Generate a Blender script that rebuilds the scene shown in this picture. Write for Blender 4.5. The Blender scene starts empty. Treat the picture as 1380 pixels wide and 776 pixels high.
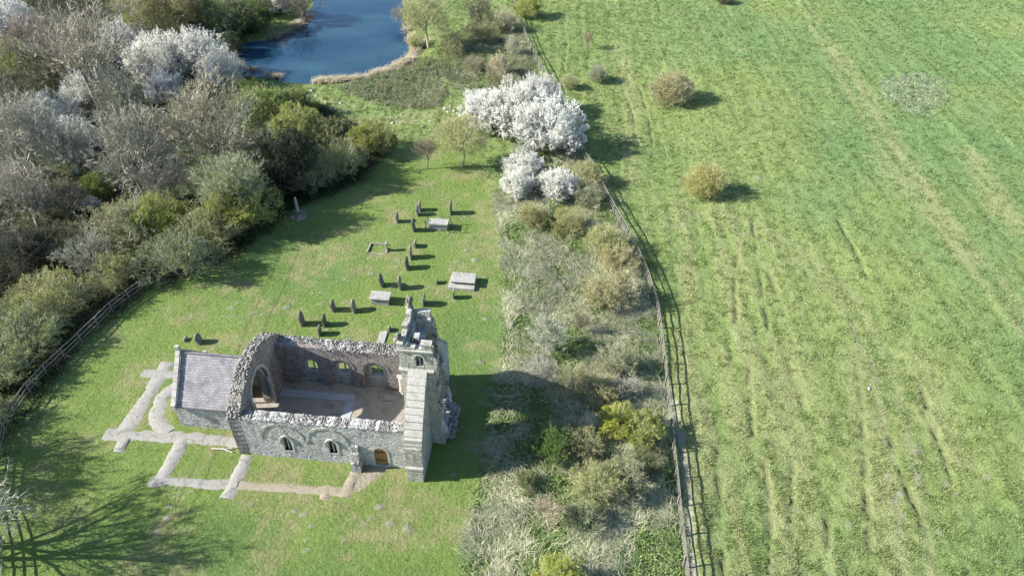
import bpy, math, random
import numpy as np
from mathutils import Vector, Matrix
from mathutils.geometry import delaunay_2d_cdt

# ------------------------------------------------------------------ camera, light
scn = bpy.context.scene
COL = scn.collection
CAM_H, PITCH, ROLL, F_PX = 44.0, math.radians(40), math.radians(1.25), 957.0
cam = bpy.data.cameras.new('camera'); cam_o = bpy.data.objects.new('camera', cam); COL.objects.link(cam_o)
cam.sensor_width = 36; cam.lens = 36 * F_PX / 1380; cam.clip_start = .5; cam.clip_end = 6000
_r0 = Vector((1, 0, 0)); _u0 = Vector((0, math.sin(PITCH), math.cos(PITCH)))
RT = math.cos(ROLL) * _r0 + math.sin(ROLL) * _u0
UP = -math.sin(ROLL) * _r0 + math.cos(ROLL) * _u0
FW = Vector((0, math.cos(PITCH), -math.sin(PITCH)))
cam_o.matrix_world = Matrix(((RT.x, UP.x, -FW.x, 0), (RT.y, UP.y, -FW.y, 0), (RT.z, UP.z, -FW.z, CAM_H), (0, 0, 0, 1)))
scn.camera = cam_o

SUN_EL, SUN_DIR = math.radians(31), math.radians(4.5)      # light travels towards +X, a little towards +Y
world = bpy.data.worlds.new('World'); scn.world = world; world.use_nodes = True
wn = world.node_tree.nodes; wl = world.node_tree.links
sky = wn.new('ShaderNodeTexSky'); sky.sky_type = 'NISHITA'; sky.sun_disc = False
sky.sun_elevation = SUN_EL; sky.sun_rotation = math.radians(270) - SUN_DIR
sky.air_density = 1.0; sky.dust_density = 0.6; sky.ozone_density = 3.0
wl.new(sky.outputs[0], wn['Background'].inputs[0]); wn['Background'].inputs[1].default_value = 0.098
sun = bpy.data.lights.new('sun', 'SUN'); sun.energy = 5.0; sun.angle = math.radians(.5); sun.color = (1, .96, .89)
sun_o = bpy.data.objects.new('sun', sun); COL.objects.link(sun_o); sun_o.location = (-60, 0, 60)
_L = Vector((math.cos(SUN_EL) * math.cos(SUN_DIR), math.cos(SUN_EL) * math.sin(SUN_DIR), -math.sin(SUN_EL)))
sun_o.rotation_euler = _L.to_track_quat('-Z', 'Y').to_euler()
vs = scn.view_settings; vs.view_transform = 'Standard'; vs.look = 'None'; vs.gamma = 1; vs.exposure = 1.3
scn.cycles.max_bounces = 5; scn.cycles.diffuse_bounces = 2; scn.cycles.transparent_max_bounces = 4
random.seed(7); RNG = np.random.default_rng(7)

# ------------------------------------------------------------------ noise, polygons, terrain
def vnoise(x, y, seed=0):
    xi = np.floor(x).astype(np.int64); yi = np.floor(y).astype(np.int64); fx = x - xi; fy = y - yi
    fx = fx * fx * (3 - 2 * fx); fy = fy * fy * (3 - 2 * fy)
    def h(a, b):
        n = (a * 374761393 + b * 668265263 + seed * 974711) & 0xffffffff
        n = ((n ^ (n >> 13)) * 1274126177) & 0xffffffff
        n = n ^ (n >> 16)
        return (n & 0xffff) / 65535.0
    return (h(xi, yi) * (1 - fx) + h(xi + 1, yi) * fx) * (1 - fy) + (h(xi, yi + 1) * (1 - fx) + h(xi + 1, yi + 1) * fx) * fy
def fbm(x, y, seed=0, o=4):
    s = 0; a = .5; t = 0
    for i in range(o):
        s = s + a * vnoise(x, y, seed + i * 17); t += a; x = x * 2.03 + 11.3; y = y * 2.03 - 5.7; a *= .5
    return s / t
def sstep(a, b, x):
    t = np.clip((x - a) / (b - a), 0, 1); return t * t * (3 - 2 * t)
def seg_dist(x, y, pts, closed=False):
    d = np.full(np.shape(x), 1e9); n = len(pts)
    for i in range(n if closed else n - 1):
        ax, ay = pts[i][:2]; bx, by = pts[(i + 1) % n][:2]
        vx, vy = bx - ax, by - ay; q = vx * vx + vy * vy + 1e-12
        t = np.clip(((x - ax) * vx + (y - ay) * vy) / q, 0, 1)
        d = np.minimum(d, np.hypot(x - ax - t * vx, y - ay - t * vy))
    return d
def inside(x, y, pts):
    c = np.zeros(np.shape(x), bool); n = len(pts)
    for i in range(n):
        ax, ay = pts[i][:2]; bx, by = pts[(i + 1) % n][:2]
        if ay == by: continue
        c ^= ((ay > y) != (by > y)) & (x < (bx - ax) * (y - ay) / (by - ay) + ax)
    return c
def sdist(x, y, pts):
    d = seg_dist(x, y, pts, True); return np.where(inside(x, y, pts), -d, d)

def ray(px, py):                       # direction of sight of a spot surveyed on the photograph
    return FW + RT * ((px - 690) / F_PX) - UP * ((py - 388) / F_PX)
def at_z(px, py, z=0.0):
    d = ray(px, py); t = (z - CAM_H) / d.z; return (d.x * t, d.y * t)
WATER = -0.8
POND = [at_z(*p, WATER) for p in [(312, 92), (352, 99), (385, 109), (418, 111), (452, 108), (490, 103), (520, 93), (548, 80), (555, 66), (548, 40), (540, 15), (536, -12), (530, -60), (470, -70), (445, -30), (430, -5), (424, 12), (405, 28), (392, 44), (376, 53), (345, 56), (322, 70)]]
def terrain(x, y):
    x = np.asarray(x, float); y = np.asarray(y, float)
    sd = sdist(x, y, POND)
    h = -0.8 * (1 - sstep(-.2, 5, sd)) - 1.3 * sstep(0, 3, -sd)
    far = sstep(5, 14, sd)
    h = h + .05 * np.clip(x - 13, 0, 160) * sstep(13, 30, x)
    h = h + far * sstep(14, 22, x) * (fbm(x / 14, y / 14, 3, 2) - .5) * .7
    h = h - .03 * np.clip(-x - 34, 0, 80)
    return h
def G(px, py, dz=0.0):                 # the ground point seen there (dz above the ground)
    z = 0.0
    for _ in range(6):
        x, y = at_z(px, py, z + dz); z = float(terrain(x, y))
    return Vector((x, y, z))
def Gs(pts): return [tuple(G(*p)[:2]) for p in pts]

# building frame
PHI = math.radians(-4.6); ORG = (-20.1, 32.5)
CU, SU = math.cos(PHI), math.sin(PHI)
def L2W(u, v): return (ORG[0] + CU * u - SU * v, ORG[1] + SU * u + CU * v)

# ------------------------------------------------------------------ object helpers
def tag(o, label, cat, group=None, kind=None):
    if label: o['label'] = label
    if cat: o['category'] = cat
    if group: o['group'] = group
    if kind: o['kind'] = kind
    return o
def empty(name, loc=(0, 0, 0), rz=0.0):
    o = bpy.data.objects.new(name, None); o.location = loc; o.rotation_euler = (0, 0, rz); o.empty_display_size = .3; COL.objects.link(o); return o
def link(name, me, mat=None, parent=None):
    if mat is not None:
        me.materials.clear(); me.materials.append(mat)
    o = bpy.data.objects.new(name, me); COL.objects.link(o)
    if parent is not None: o.parent = parent
    return o
def np_mesh(name, V, Fc, fcol=None, fvar=None, smooth=False):
    """V (n,3); Fc (m,k) with one k"""
    V = np.ascontiguousarray(V, np.float32); Fc = np.ascontiguousarray(Fc, np.int32)
    me = bpy.data.meshes.new(name); m, k = Fc.shape
    me.vertices.add(len(V)); me.vertices.foreach_set('co', V.ravel())
    me.loops.add(m * k); me.loops.foreach_set('vertex_index', Fc.ravel())
    me.polygons.add(m); me.polygons.foreach_set('loop_start', np.arange(0, m * k, k, dtype=np.int32))
    me.polygons.foreach_set('loop_total', np.full(m, k, np.int32))
    if smooth: me.polygons.foreach_set('use_smooth', np.ones(m, bool))
    me.update(calc_edges=True)
    if fcol is not None:
        a = me.attributes.new('col', 'FLOAT_COLOR', 'FACE'); c = np.ones((m, 4), np.float32); c[:, :3] = fcol; a.data.foreach_set('color', c.ravel())
    if fvar is not None:
        a = me.attributes.new('var', 'FLOAT', 'FACE'); a.data.foreach_set('value', np.asarray(fvar, np.float32))
    return me

class MB:                               # collects plain polygons into one mesh
    def __init__(s): s.v = []; s.f = []
    def poly(s, pts):
        n = len(s.v); s.v += [tuple(p) for p in pts]; s.f.append(list(range(n, n + len(pts))))
    def box(s, a, b, j=0.0, M=None):
        p = [Vector((x, y, z)) for x in (a[0], b[0]) for y in (a[1], b[1]) for z in (a[2], b[2])]
        if j: p = [q + Vector((random.uniform(-j, j), random.uniform(-j, j), random.uniform(-j, j))) for q in p]
        if M is not None: p = [M @ q for q in p]
        n = len(s.v); s.v += [tuple(q) for q in p]
        for f in ((0, 1, 3, 2), (4, 6, 7, 5), (0, 4, 5, 1), (2, 3, 7, 6), (0, 2, 6, 4), (1, 5, 7, 3)): s.f.append([n + i for i in f])
    def prism(s, prof, fn, a, b):       # closed 2-D profile swept from a to b; fn(p, q, t) -> xyz
        k = len(prof); n = len(s.v)
        s.v += [fn(p, q, a) for p, q in prof] + [fn(p, q, b) for p, q in prof]
        s.f.append([n + i for i in range(k)][::-1]); s.f.append([n + k + i for i in range(k)])
        for i in range(k): s.f.append([n + i, n + (i + 1) % k, n + k + (i + 1) % k, n + k + i])
    def tube(s, pts, rad, n=6):
        pts = [Vector(p) for p in pts]; rad = rad if hasattr(rad, '__len__') else [rad] * len(pts); base = len(s.v)
        for i, p in enumerate(pts):
            d = (pts[min(i + 1, len(pts) - 1)] - pts[max(i - 1, 0)]).normalized()
            a = d.cross(Vector((0, 0, 1)) if abs(d.z) < .9 else Vector((1, 0, 0))).normalized(); b = d.cross(a)
            for k in range(n):
                t = 2 * math.pi * k / n; s.v.append(tuple(p + (a * math.cos(t) + b * math.sin(t)) * rad[i]))
        for i in range(len(pts) - 1):
            for k in range(n): s.f.append([base + i * n + k, base + i * n + (k + 1) % n, base + (i + 1) * n + (k + 1) % n, base + (i + 1) * n + k])
        s.f.append([base + k for k in range(n)][::-1]); s.f.append([base + (len(pts) - 1) * n + k for k in range(n)])
    def build(s, name, mat, parent=None, bevel=0.0, recalc=True):
        import bmesh
        me = bpy.data.meshes.new(name); me.from_pydata(s.v, [], s.f)
        if recalc or bevel:
            bm = bmesh.new(); bm.from_mesh(me); bmesh.ops.recalc_face_normals(bm, faces=bm.faces)
            if bevel: bmesh.ops.bevel(bm, geom=list(bm.edges), offset=bevel, segments=1, affect='EDGES')
            bm.to_mesh(me); bm.free()
        return link(name, me, mat, parent)

def wall_mesh(outer, holes, t0, t1, fn, name):
    """flat wall with openings: outline in (a, z), thickness t0..t1, fn(a, z, t) -> xyz"""
    cu = bpy.data.curves.new(name, 'CURVE'); cu.dimensions = '2D'; cu.fill_mode = 'BOTH'; cu.extrude = (t1 - t0) / 2
    for loop in [outer] + holes:
        sp = cu.splines.new('POLY'); sp.points.add(len(loop) - 1)
        for i, (a, z) in enumerate(loop): sp.points[i].co = (a, z, 0, 1)
        sp.use_cyclic_u = True
    tmp = bpy.data.objects.new('tmp', cu); me = bpy.data.meshes.new_from_object(tmp)
    bpy.data.objects.remove(tmp); bpy.data.curves.remove(cu)
    c = (t0 + t1) / 2
    for v in me.vertices: v.co = fn(v.co.x, v.co.y, v.co.z + c)
    me.polygons.foreach_set('use_smooth', np.zeros(len(me.polygons), bool))
    import bmesh
    bm = bmesh.new(); bm.from_mesh(me); bmesh.ops.remove_doubles(bm, verts=bm.verts, dist=1e-4); bmesh.ops.recalc_face_normals(bm, faces=bm.faces); bm.to_mesh(me); bm.free()
    me.name = name; return me
def arch_loop(c, w, z0, zs, za, n=8):   # opening with a pointed or round head
    pts = [(c - w / 2, z0), (c + w / 2, z0)]
    for i in range(n + 1):
        t = math.pi * i / n; pts.append((c + w / 2 * math.cos(t), zs + (za - zs) * math.sin(t) ** .9 if 0 < i < n else zs))
    return pts
def rough_line(a0, z0, a1, z1, step=.3, amp=.08):
    n = max(1, int(math.hypot(a1 - a0, z1 - z0) / step)); out = []
    for i in range(n):
        t = i / n; out.append((a0 + (a1 - a0) * t + (random.uniform(-.3, .3) * step if 0 < i else 0), z0 + (z1 - z0) * t + random.uniform(-amp, amp)))
    return out

_ico = None
def lumps(P, S, seed=1, jag=.28):
    """many small irregular stones as one vertex/face array pair"""
    global _ico
    if _ico is None:
        import bmesh
        bm = bmesh.new(); bmesh.ops.create_icosphere(bm, subdivisions=1, radius=1)
        _ico = (np.array([v.co[:] for v in bm.verts]), np.array([[v.index for v in f.verts] for f in bm.faces])); bm.free()
    r = np.random.default_rng(seed); V0, F0 = _ico; n = len(P); k = len(V0)
    V = V0[None] * (1 + r.uniform(-jag, jag, (n, k, 1)))
    V = np.sign(V) * np.abs(V) ** .75
    V = V * np.asarray(S)[:, None, :]
    a = r.uniform(0, 6.28, n); ca, sa = np.cos(a)[:, None], np.sin(a)[:, None]
    X = V[..., 0] * ca - V[..., 1] * sa; Y = V[..., 0] * sa + V[..., 1] * ca
    V = np.stack([X, Y, V[..., 2]], -1) + np.asarray(P)[:, None, :]
    Fc = F0[None] + (np.arange(n) * k)[:, None, None]
    return V.reshape(-1, 3), Fc.reshape(-1, 3), np.repeat(r.random(n), len(F0))

# ------------------------------------------------------------------ materials
def nodes(name):
    m = bpy.data.materials.new(name); m.use_nodes = True; nt = m.node_tree; b = nt.nodes['Principled BSDF']
    b.inputs['Roughness'].default_value = .9; b.inputs['Specular IOR Level'].default_value = .2
    return m, nt, b
def N(nt, typ, **kw):
    n = nt.nodes.new(typ)
    for k, v in kw.items():
        if k[0] == '_': setattr(n, k[1:], v)
        else: n.inputs[k.replace('__', ' ')].default_value = v
    return n
def ramp(nt, src, stops):
    r = nt.nodes.new('ShaderNodeValToRGB'); e = r.color_ramp.elements
    while len(e) < len(stops): e.new(.5)
    for i, (p, c) in enumerate(stops): e[i].position = p; e[i].color = (*c, 1)
    nt.links.new(src, r.inputs[0]); return r.outputs[0]
def mix(nt, fac, a, b, mode='MIX'):
    m = nt.nodes.new('ShaderNodeMix'); m.data_type = 'RGBA'; m.blend_type = mode
    for s, i in ((fac, 0), (a, 6), (b, 7)):
        if isinstance(s, (int, float)): m.inputs[i].default_value = s
        elif isinstance(s, tuple): m.inputs[i].default_value = (*s, 1)
        else: nt.links.new(s, m.inputs[i])
    return m.outputs[2]
def math_(nt, op, a, b=0.0):
    m = nt.nodes.new('ShaderNodeMath'); m.operation = op
    for s, i in ((a, 0), (b, 1)):
        if isinstance(s, (int, float)): m.inputs[i].default_value = s
        else: nt.links.new(s, m.inputs[i])
    return m.outputs[0]
def coords(nt, scale, loc=(0, 0, 0), space='Object'):
    t = nt.nodes.new('ShaderNodeTexCoord'); mp = nt.nodes.new('ShaderNodeMapping'); mp.inputs['Scale'].default_value = scale; mp.inputs['Location'].default_value = loc
    nt.links.new(t.outputs[space], mp.inputs[0]); return mp.outputs[0]
def noise(nt, vec, scale, detail=5, rough=.6):
    n = N(nt, 'ShaderNodeTexNoise', Scale=scale, Detail=detail, Roughness=rough); nt.links.new(vec, n.inputs['Vector']); return n.outputs[0]
def bump(nt, b, h, strength, dist):
    n = N(nt, 'ShaderNodeBump', Strength=strength, Distance=dist); nt.links.new(h, n.inputs['Height']); nt.links.new(n.outputs[0], b.inputs['Normal'])

def stone_mat(name, cols, scale=(3, 3, 5), mortar=(.30, .27, .22), lichen=.5, dark=.45, bumps=.7, rand=.9):
    m, nt, b = nodes(name)
    v = coords(nt, scale)
    wob = N(nt, 'ShaderNodeTexNoise', Scale=1.3, Detail=2); nt.links.new(v, wob.inputs['Vector'])
    vv = nt.nodes.new('ShaderNodeVectorMath'); vv.operation = 'MULTIPLY_ADD'; vv.inputs[1].default_value = (.35, .35, .35); nt.links.new(wob.outputs[1], vv.inputs[0]); nt.links.new(v, vv.inputs[2])
    vo = N(nt, 'ShaderNodeTexVoronoi', Scale=1, Randomness=rand); nt.links.new(vv.outputs[0], vo.inputs['Vector'])
    ve = N(nt, 'ShaderNodeTexVoronoi', Scale=1, Randomness=rand); ve.feature = 'DISTANCE_TO_EDGE'; nt.links.new(vv.outputs[0], ve.inputs['Vector'])
    sep = nt.nodes.new('ShaderNodeSeparateColor'); nt.links.new(vo.outputs['Color'], sep.inputs[0])
    base = ramp(nt, sep.outputs[0], [(i / (len(cols) - 1), c) for i, c in enumerate(cols)])
    o = coords(nt, (1, 1, 1))
    n1 = noise(nt, o, 1.1, 6, .7); n2 = noise(nt, o, 7, 6, .75); n3 = noise(nt, coords(nt, (1.6, 1.6, .35)), 1.3, 4)
    edge = ramp(nt, ve.outputs['Distance'], [(0, (0, 0, 0)), (.09, (1, 1, 1))])
    c = mix(nt, edge, mortar, base)
    c = mix(nt, math_(nt, 'MULTIPLY', ramp(nt, n1, [(.45, (0, 0, 0)), (.68, (1, 1, 1))]), lichen), c, (.50, .47, .40))
    c = mix(nt, math_(nt, 'MULTIPLY', ramp(nt, n3, [(.48, (0, 0, 0)), (.72, (1, 1, 1))]), dark), c, (.075, .07, .065))
    c = mix(nt, 1.0, c, ramp(nt, n2, [(.25, (.55, .55, .55)), (.75, (1.3, 1.3, 1.3))]), 'MULTIPLY')
    nt.links.new(c, b.inputs['Base Color'])
    h = math_(nt, 'ADD', math_(nt, 'MULTIPLY', ramp(nt, ve.outputs['Distance'], [(0, (0, 0, 0)), (.16, (1, 1, 1))]), .6), math_(nt, 'MULTIPLY', n2, .8))
    bump(nt, b, h, bumps, .06)
    return m
STONE = stone_mat('limestone_rubble', [(.25, .26, .27), (.42, .42, .40), (.54, .54, .51), (.33, .34, .36), (.52, .49, .42)], mortar=(.34, .33, .30), lichen=.55, dark=.45, scale=(2.6, 2.6, 4.4))
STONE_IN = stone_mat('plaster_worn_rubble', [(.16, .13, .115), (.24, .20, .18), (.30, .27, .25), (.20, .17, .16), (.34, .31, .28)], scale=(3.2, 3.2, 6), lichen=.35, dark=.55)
ASHLAR = stone_mat('ashlar_limestone', [(.42, .395, .34), (.49, .465, .40), (.45, .42, .34), (.38, .375, .35)], scale=(1.6, 1.6, 3), mortar=(.22, .2, .17), lichen=.35, dark=.35, bumps=.35, rand=.55)
PALE = stone_mat('pale_dressed_stone', [(.40, .38, .34), (.44, .42, .38), (.42, .395, .345)], scale=(.25, .25, .3), mortar=(.4, .38, .34), lichen=.4, dark=.35, bumps=.25, rand=.5)
GRAVE = stone_mat('weathered_gravestone', [(.17, .165, .15), (.21, .2, .18)], scale=(.2, .2, .2), mortar=(.19, .18, .16), lichen=.55, dark=.5, bumps=.25)
TOMB = stone_mat('tomb_slab_stone', [(.30, .29, .27), (.36, .35, .32)], scale=(.3, .3, .3), mortar=(.3, .29, .27), lichen=.5, dark=.4, bumps=.3)

def _vary(m, lo, hi):                       # each separate stone a little lighter or darker
    nt = m.node_tree; b = nt.nodes['Principled BSDF']; src = b.inputs['Base Color'].links[0].from_socket
    oi = nt.nodes.new('ShaderNodeObjectInfo')
    nt.links.new(mix(nt, 1.0, src, ramp(nt, oi.outputs['Random'], [(0, lo), (1, hi)]), 'MULTIPLY'), b.inputs['Base Color'])
_vary(GRAVE, (.65, .65, .62), (1.5, 1.46, 1.36))
def lump_mat():
    m, nt, b = nodes('loose_rubble')
    a = nt.nodes.new('ShaderNodeAttribute'); a.attribute_name = 'var'
    c = ramp(nt, a.outputs['Fac'], [(0, (.11, .105, .10)), (.4, (.21, .20, .18)), (.85, (.30, .29, .265)), (1, (.40, .385, .35))])
    n2 = noise(nt, coords(nt, (1, 1, 1)), 9, 5, .7)
    c = mix(nt, 1.0, c, ramp(nt, n2, [(.3, (.5, .5, .48)), (.7, (1.25, 1.25, 1.25))]), 'MULTIPLY')
    nt.links.new(c, b.inputs['Base Color']); bump(nt, b, n2, .5, .05); return m
LUMP = lump_mat()
def slate_mat():
    m, nt, b = nodes('grey_stone_slates')
    br = N(nt, 'ShaderNodeTexBrick', Scale=1.0, Color1=(.225, .215, .23, 1), Color2=(.30, .29, .295, 1), Mortar=(.17, .165, .17, 1), Bias=0.0)
    br.inputs['Mortar Size'].default_value = .014; br.inputs['Brick Width'].default_value = .30; br.inputs['Row Height'].default_value = .21
    uv = coords(nt, (1, 1, 1), space='UV'); nt.links.new(uv, br.inputs['Vector'])
    n1 = noise(nt, coords(nt, (1, 1, 1)), 1.2, 5, .65); n2 = noise(nt, coords(nt, (1, 1, 1)), 12, 4)
    c = mix(nt, 1.0, br.outputs['Color'], ramp(nt, n1, [(.25, (.6, .6, .62)), (.5, (1, 1, 1)), (.75, (1.35, 1.33, 1.25))]), 'MULTIPLY')
    c = mix(nt, 1.0, c, ramp(nt, n2, [(.3, (.8, .8, .8)), (.7, (1.15, 1.15, 1.15))]), 'MULTIPLY')
    nt.links.new(c, b.inputs['Base Color']); b.inputs['Roughness'].default_value = .75
    bump(nt, b, math_(nt, 'ADD', math_(nt, 'MULTIPLY', br.outputs['Fac'], -1.0), math_(nt, 'MULTIPLY', n2, .4)), .6, .03); return m
SLATE = slate_mat()
def simple(name, c1, c2, scale=3, stretch=(1, 1, 1), rough=.9, bstr=.3, bdist=.02, c3=None):
    m, nt, b = nodes(name); n1 = noise(nt, coords(nt, stretch), scale, 6, .65)
    st = [(.3, c1), (.7, c2)] if c3 is None else [(.25, c1), (.5, c2), (.75, c3)]
    nt.links.new(ramp(nt, n1, st), b.inputs['Base Color']); b.inputs['Roughness'].default_value = rough
    if bstr: bump(nt, b, noise(nt, coords(nt, stretch), scale * 4, 4), bstr, bdist)
    return m
WOOD_DOOR = simple('oak_boards', (.20, .10, .035), (.36, .20, .075), 4, (6, 6, .6))
WOOD_GREY = simple('silvered_timber', (.13, .118, .10), (.29, .27, .235), 5, (2, 2, 2))
IRON = simple('dark_iron', (.02, .02, .02), (.05, .045, .04), 8, rough=.6)
DARK = simple('dark_grille', (.03, .032, .035), (.06, .062, .066), 8, rough=.5)
FLOORM = simple('gravel_floor', (.13, .12, .085), (.34, .305, .25), .9, c3=(.255, .23, .185), bstr=.5)
PAVE = simple('blue_grey_flags', (.33, .34, .36), (.42, .43, .44), 2.5)
PATHM = simple('gravel_and_stone_footings', (.13, .125, .08), (.30, .287, .258), 2.4, c3=(.235, .222, .195), bstr=.8, bdist=.06)
MOSSP = simple('mossy_footing_stone', (.13, .13, .05), (.29, .255, .19), 2.4, c3=(.21, .175, .11), bstr=.8, bdist=.06)
CHALK = simple('white_chalk_stone', (.36, .35, .32), (.52, .50, .47), 4)

def veg_mat(name, transl=.0, lo=.6, hi=1.4, rough=.85):
    m, nt, b = nodes(name)
    oi = nt.nodes.new('ShaderNodeObjectInfo'); a = nt.nodes.new('ShaderNodeAttribute'); a.attribute_name = 'var'
    c = mix(nt, 1.0, oi.outputs['Color'], ramp(nt, a.outputs['Fac'], [(0, (lo, lo, lo * .95)), (1, (hi, hi, hi * .93))]), 'MULTIPLY')
    nt.links.new(c, b.inputs['Base Color']); b.inputs['Roughness'].default_value = rough
    if transl:
        t = nt.nodes.new('ShaderNodeBsdfTranslucent'); nt.links.new(c, t.inputs[0])
        ms = nt.nodes.new('ShaderNodeMixShader'); ms.inputs[0].default_value = transl
        nt.links.new(b.outputs[0], ms.inputs[1]); nt.links.new(t.outputs[0], ms.inputs[2])
        nt.links.new(ms.outputs[0], nt.nodes['Material Output'].inputs[0])
    return m
BARK = veg_mat('bark', 0, .7, 1.2); TWIG = veg_mat('twigs', 0, .6, 1.35); LEAF = veg_mat('leaves', .4, .6, 1.5); PETAL = veg_mat('blossom', .4, .9, 1.1)
def col_mat(name, transl=.3, fine=None):
    m, nt, b = nodes(name)
    a = nt.nodes.new('ShaderNodeAttribute'); a.attribute_name = 'col'; c = a.outputs['Color']
    if fine:
        for sc, lo, hi in fine:
            n = noise(nt, coords(nt, (1, 1, 1)), sc, 3, .7); c = mix(nt, 1.0, c, ramp(nt, n, [(.3, (lo,) * 3), (.7, (hi,) * 3)]), 'MULTIPLY')
    nt.links.new(c, b.inputs['Base Color'])
    if fine: bump(nt, b, noise(nt, coords(nt, (1, 1, 1)), 3.2, 6, .75), .9, .28)
    if transl:
        t = nt.nodes.new('ShaderNodeBsdfTranslucent'); nt.links.new(c, t.inputs[0])
        ms = nt.nodes.new('ShaderNodeMixShader'); ms.inputs[0].default_value = transl
        nt.links.new(b.outputs[0], ms.inputs[1]); nt.links.new(t.outputs[0], ms.inputs[2])
        nt.links.new(ms.outputs[0], nt.nodes['Material Output'].inputs[0])
    return m
GROUNDM = col_mat('turf', 0, [(3.5, .86, 1.14), (11, .72, 1.28)]); BLADE = col_mat('grass_blades', .35); STRAW = col_mat('straw_blades', .25)
def water_mat():
    m, nt, b = nodes('pond_water'); b.inputs['Base Color'].default_value = (.012, .03, .05, 1); b.inputs['Roughness'].default_value = .06
    b.inputs['Specular IOR Level'].default_value = .5; b.inputs['IOR'].default_value = 1.33
    n = noise(nt, coords(nt, (.5, 1, 1)), 1.2, 3); bump(nt, b, n, .06, .05)
    r = noise(nt, coords(nt, (.06, .12, 1)), 1.0, 4); nt.links.new(ramp(nt, r, [(.4, (.012, .04, .075)), (.7, (.03, .075, .10))]), b.inputs['Base Color']); return m
WATERM = water_mat()

# ------------------------------------------------------------------ ground
LAWN = Gs([(-60, 820), (-60, 690), (0, 640), (60, 560), (130, 455), (190, 398), (330, 345), (400, 290), (470, 262), (520, 215), (560, 190), (640, 195), (665, 260), (678, 340), (680, 480), (662, 560), (650, 640), (632, 720), (612, 830)])
FENCE_PX = [(683, -30), (690, -5), (700, 33), (715, 70), (735, 110), (757, 160), (782, 207), (801, 240), (822, 280), (845, 322), (868, 368), (884, 420), (892, 480), (898, 540), (904, 600), (910, 660), (916, 720), (922, 776), (930, 850)]
FENCE = Gs(FENCE_PX)
ROUGH = Gs([(668, 262), (678, 340), (680, 480), (662, 560), (650, 640), (632, 720), (610, 840)]) + FENCE[:5:-1] + Gs([(740, 205), (690, 235)])
WOOD = Gs([(-260, 720), (-40, 640), (40, 550), (110, 460), (190, 392), (330, 335), (400, 280), (480, 245), (525, 200), (470, 165), (400, 135), (330, 108), (308, 85), (318, 62), (345, 40), (400, 5), (425, -30), (430, -120), (-500, -120), (-500, 720)])
RANK = Gs([(455, 118), (500, 106), (550, 84), (585, 78), (602, 128), (585, 146), (540, 145), (490, 134)])
SCRUB = Gs([(590, 90), (600, 55), (640, 30), (690, 25), (715, 72), (735, 112), (700, 118), (650, 125), (612, 120)])
THISTLE = Gs([(1185, 110), (1230, 98), (1275, 110), (1280, 135), (1240, 155), (1195, 140)])
POLYP = {}
CHURCH_FP = [L2W(*p) for p in [(-5.3, 1.8), (-.1, 1.8), (-.1, -.2), (12.7, -.2), (12.7, -1.2), (14.5, -1.2), (15.8, 2), (15.8, 6.3), (14.6, 9.6), (13, 9.6), (13, 8.7), (-.2, 8.7), (-.2, 7.2), (-5.3, 7.2)]]
PATHS = [([(-9.6, 8.4), (-9.45, 5.0), (-9.6, .8)], .6), ([(-11.2, 7.0), (-9.6, 7.1), (-7.8, 7.15), (-6.0, 6.9)], .42), ([(-6.3, 6.9), (-7.7, 6.0), (-8.25, 4.6), (-8.05, 3.0), (-7.2, 1.9), (-6.2, 1.2)], .58),
         ([(-10.9, .6), (-8, .8), (-5.4, .95), (-2.8, 1.0), (-.2, 1.05)], .5), ([(-9.0, .5), (-9.05, -.9)], .42), ([(-4.75, .9), (-4.75, -3.4)], .55), ([(-5.5, -3.15), (-3.6, -2.85), (.9, -2.72)], .36), ([(.62, -.15), (.5, -3.9)], .46)]
MOSSY = [([(.9, -2.72), (5.1, -2.55), (8.6, -2.5)], .36), ([(9.0, -.75), (8.75, -2.9)], .42), ([(7.4, -2.5), (7.35, -3.3)], .35)]
DOORPATH = Gs([(512, 632), (498, 642), (484, 654)])
TRAILS = [(Gs([(885, 505), (905, 540), (918, 590), (926, 650), (930, 710), (937, 790)]), .24)]
CRACKS = [Gs(p) for p in ([(996, 318), (990, 380), (992, 430), (985, 488)], [(1014, 300), (1024, 370), (1034, 430), (1042, 470)], [(1030, 350), (1052, 410), (1072, 470)], [(860, 115), (872, 150), (880, 195)], [(835, 100), (850, 145), (862, 200)],
          [(1155, 490), (1162, 560), (1166, 640), (1172, 740)], [(1128, 295), (1150, 335), (1170, 375)], [(1030, 620), (1038, 700), (1036, 770)], [(1200, 590), (1218, 650), (1250, 720)], [(965, 600), (972, 690), (975, 776)], [(1068, 620), (1066, 700)], [(1115, 700), (1118, 776)], [(1008, 480), (1012, 560), (1022, 640)], [(1240, 520), (1262, 590), (1290, 660)], [(762, 10), (764, 60), (760, 95)], [(835, 185), (838, 230)])]
DRYTRACK = [Gs(p) for p in ([(1120, 60), (1170, 130), (1210, 200), (1260, 280), (1310, 350)], [(1190, 215), (1235, 275)], [(1305, 205), (1335, 260), (1375, 310)], [(1150, 480), (1175, 600), (1200, 700), (1215, 776)], [(1060, 470), (1070, 600), (1060, 776)], [(830, 60), (850, 130), (850, 240)], [(1230, 480), (1290, 620)], [(420, 130), (470, 165), (560, 160), (640, 140)])]
WHEEL = [Gs([(1060, -40), (1095, 30), (1150, 120), (1195, 200), (1250, 275), (1310, 350), (1400, 460)]), Gs([(905, 300), (960, 290), (1060, 330), (1140, 400), (1190, 500), (1215, 620), (1240, 790)])]
_r = np.random.default_rng(11); MOLES = []
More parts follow.
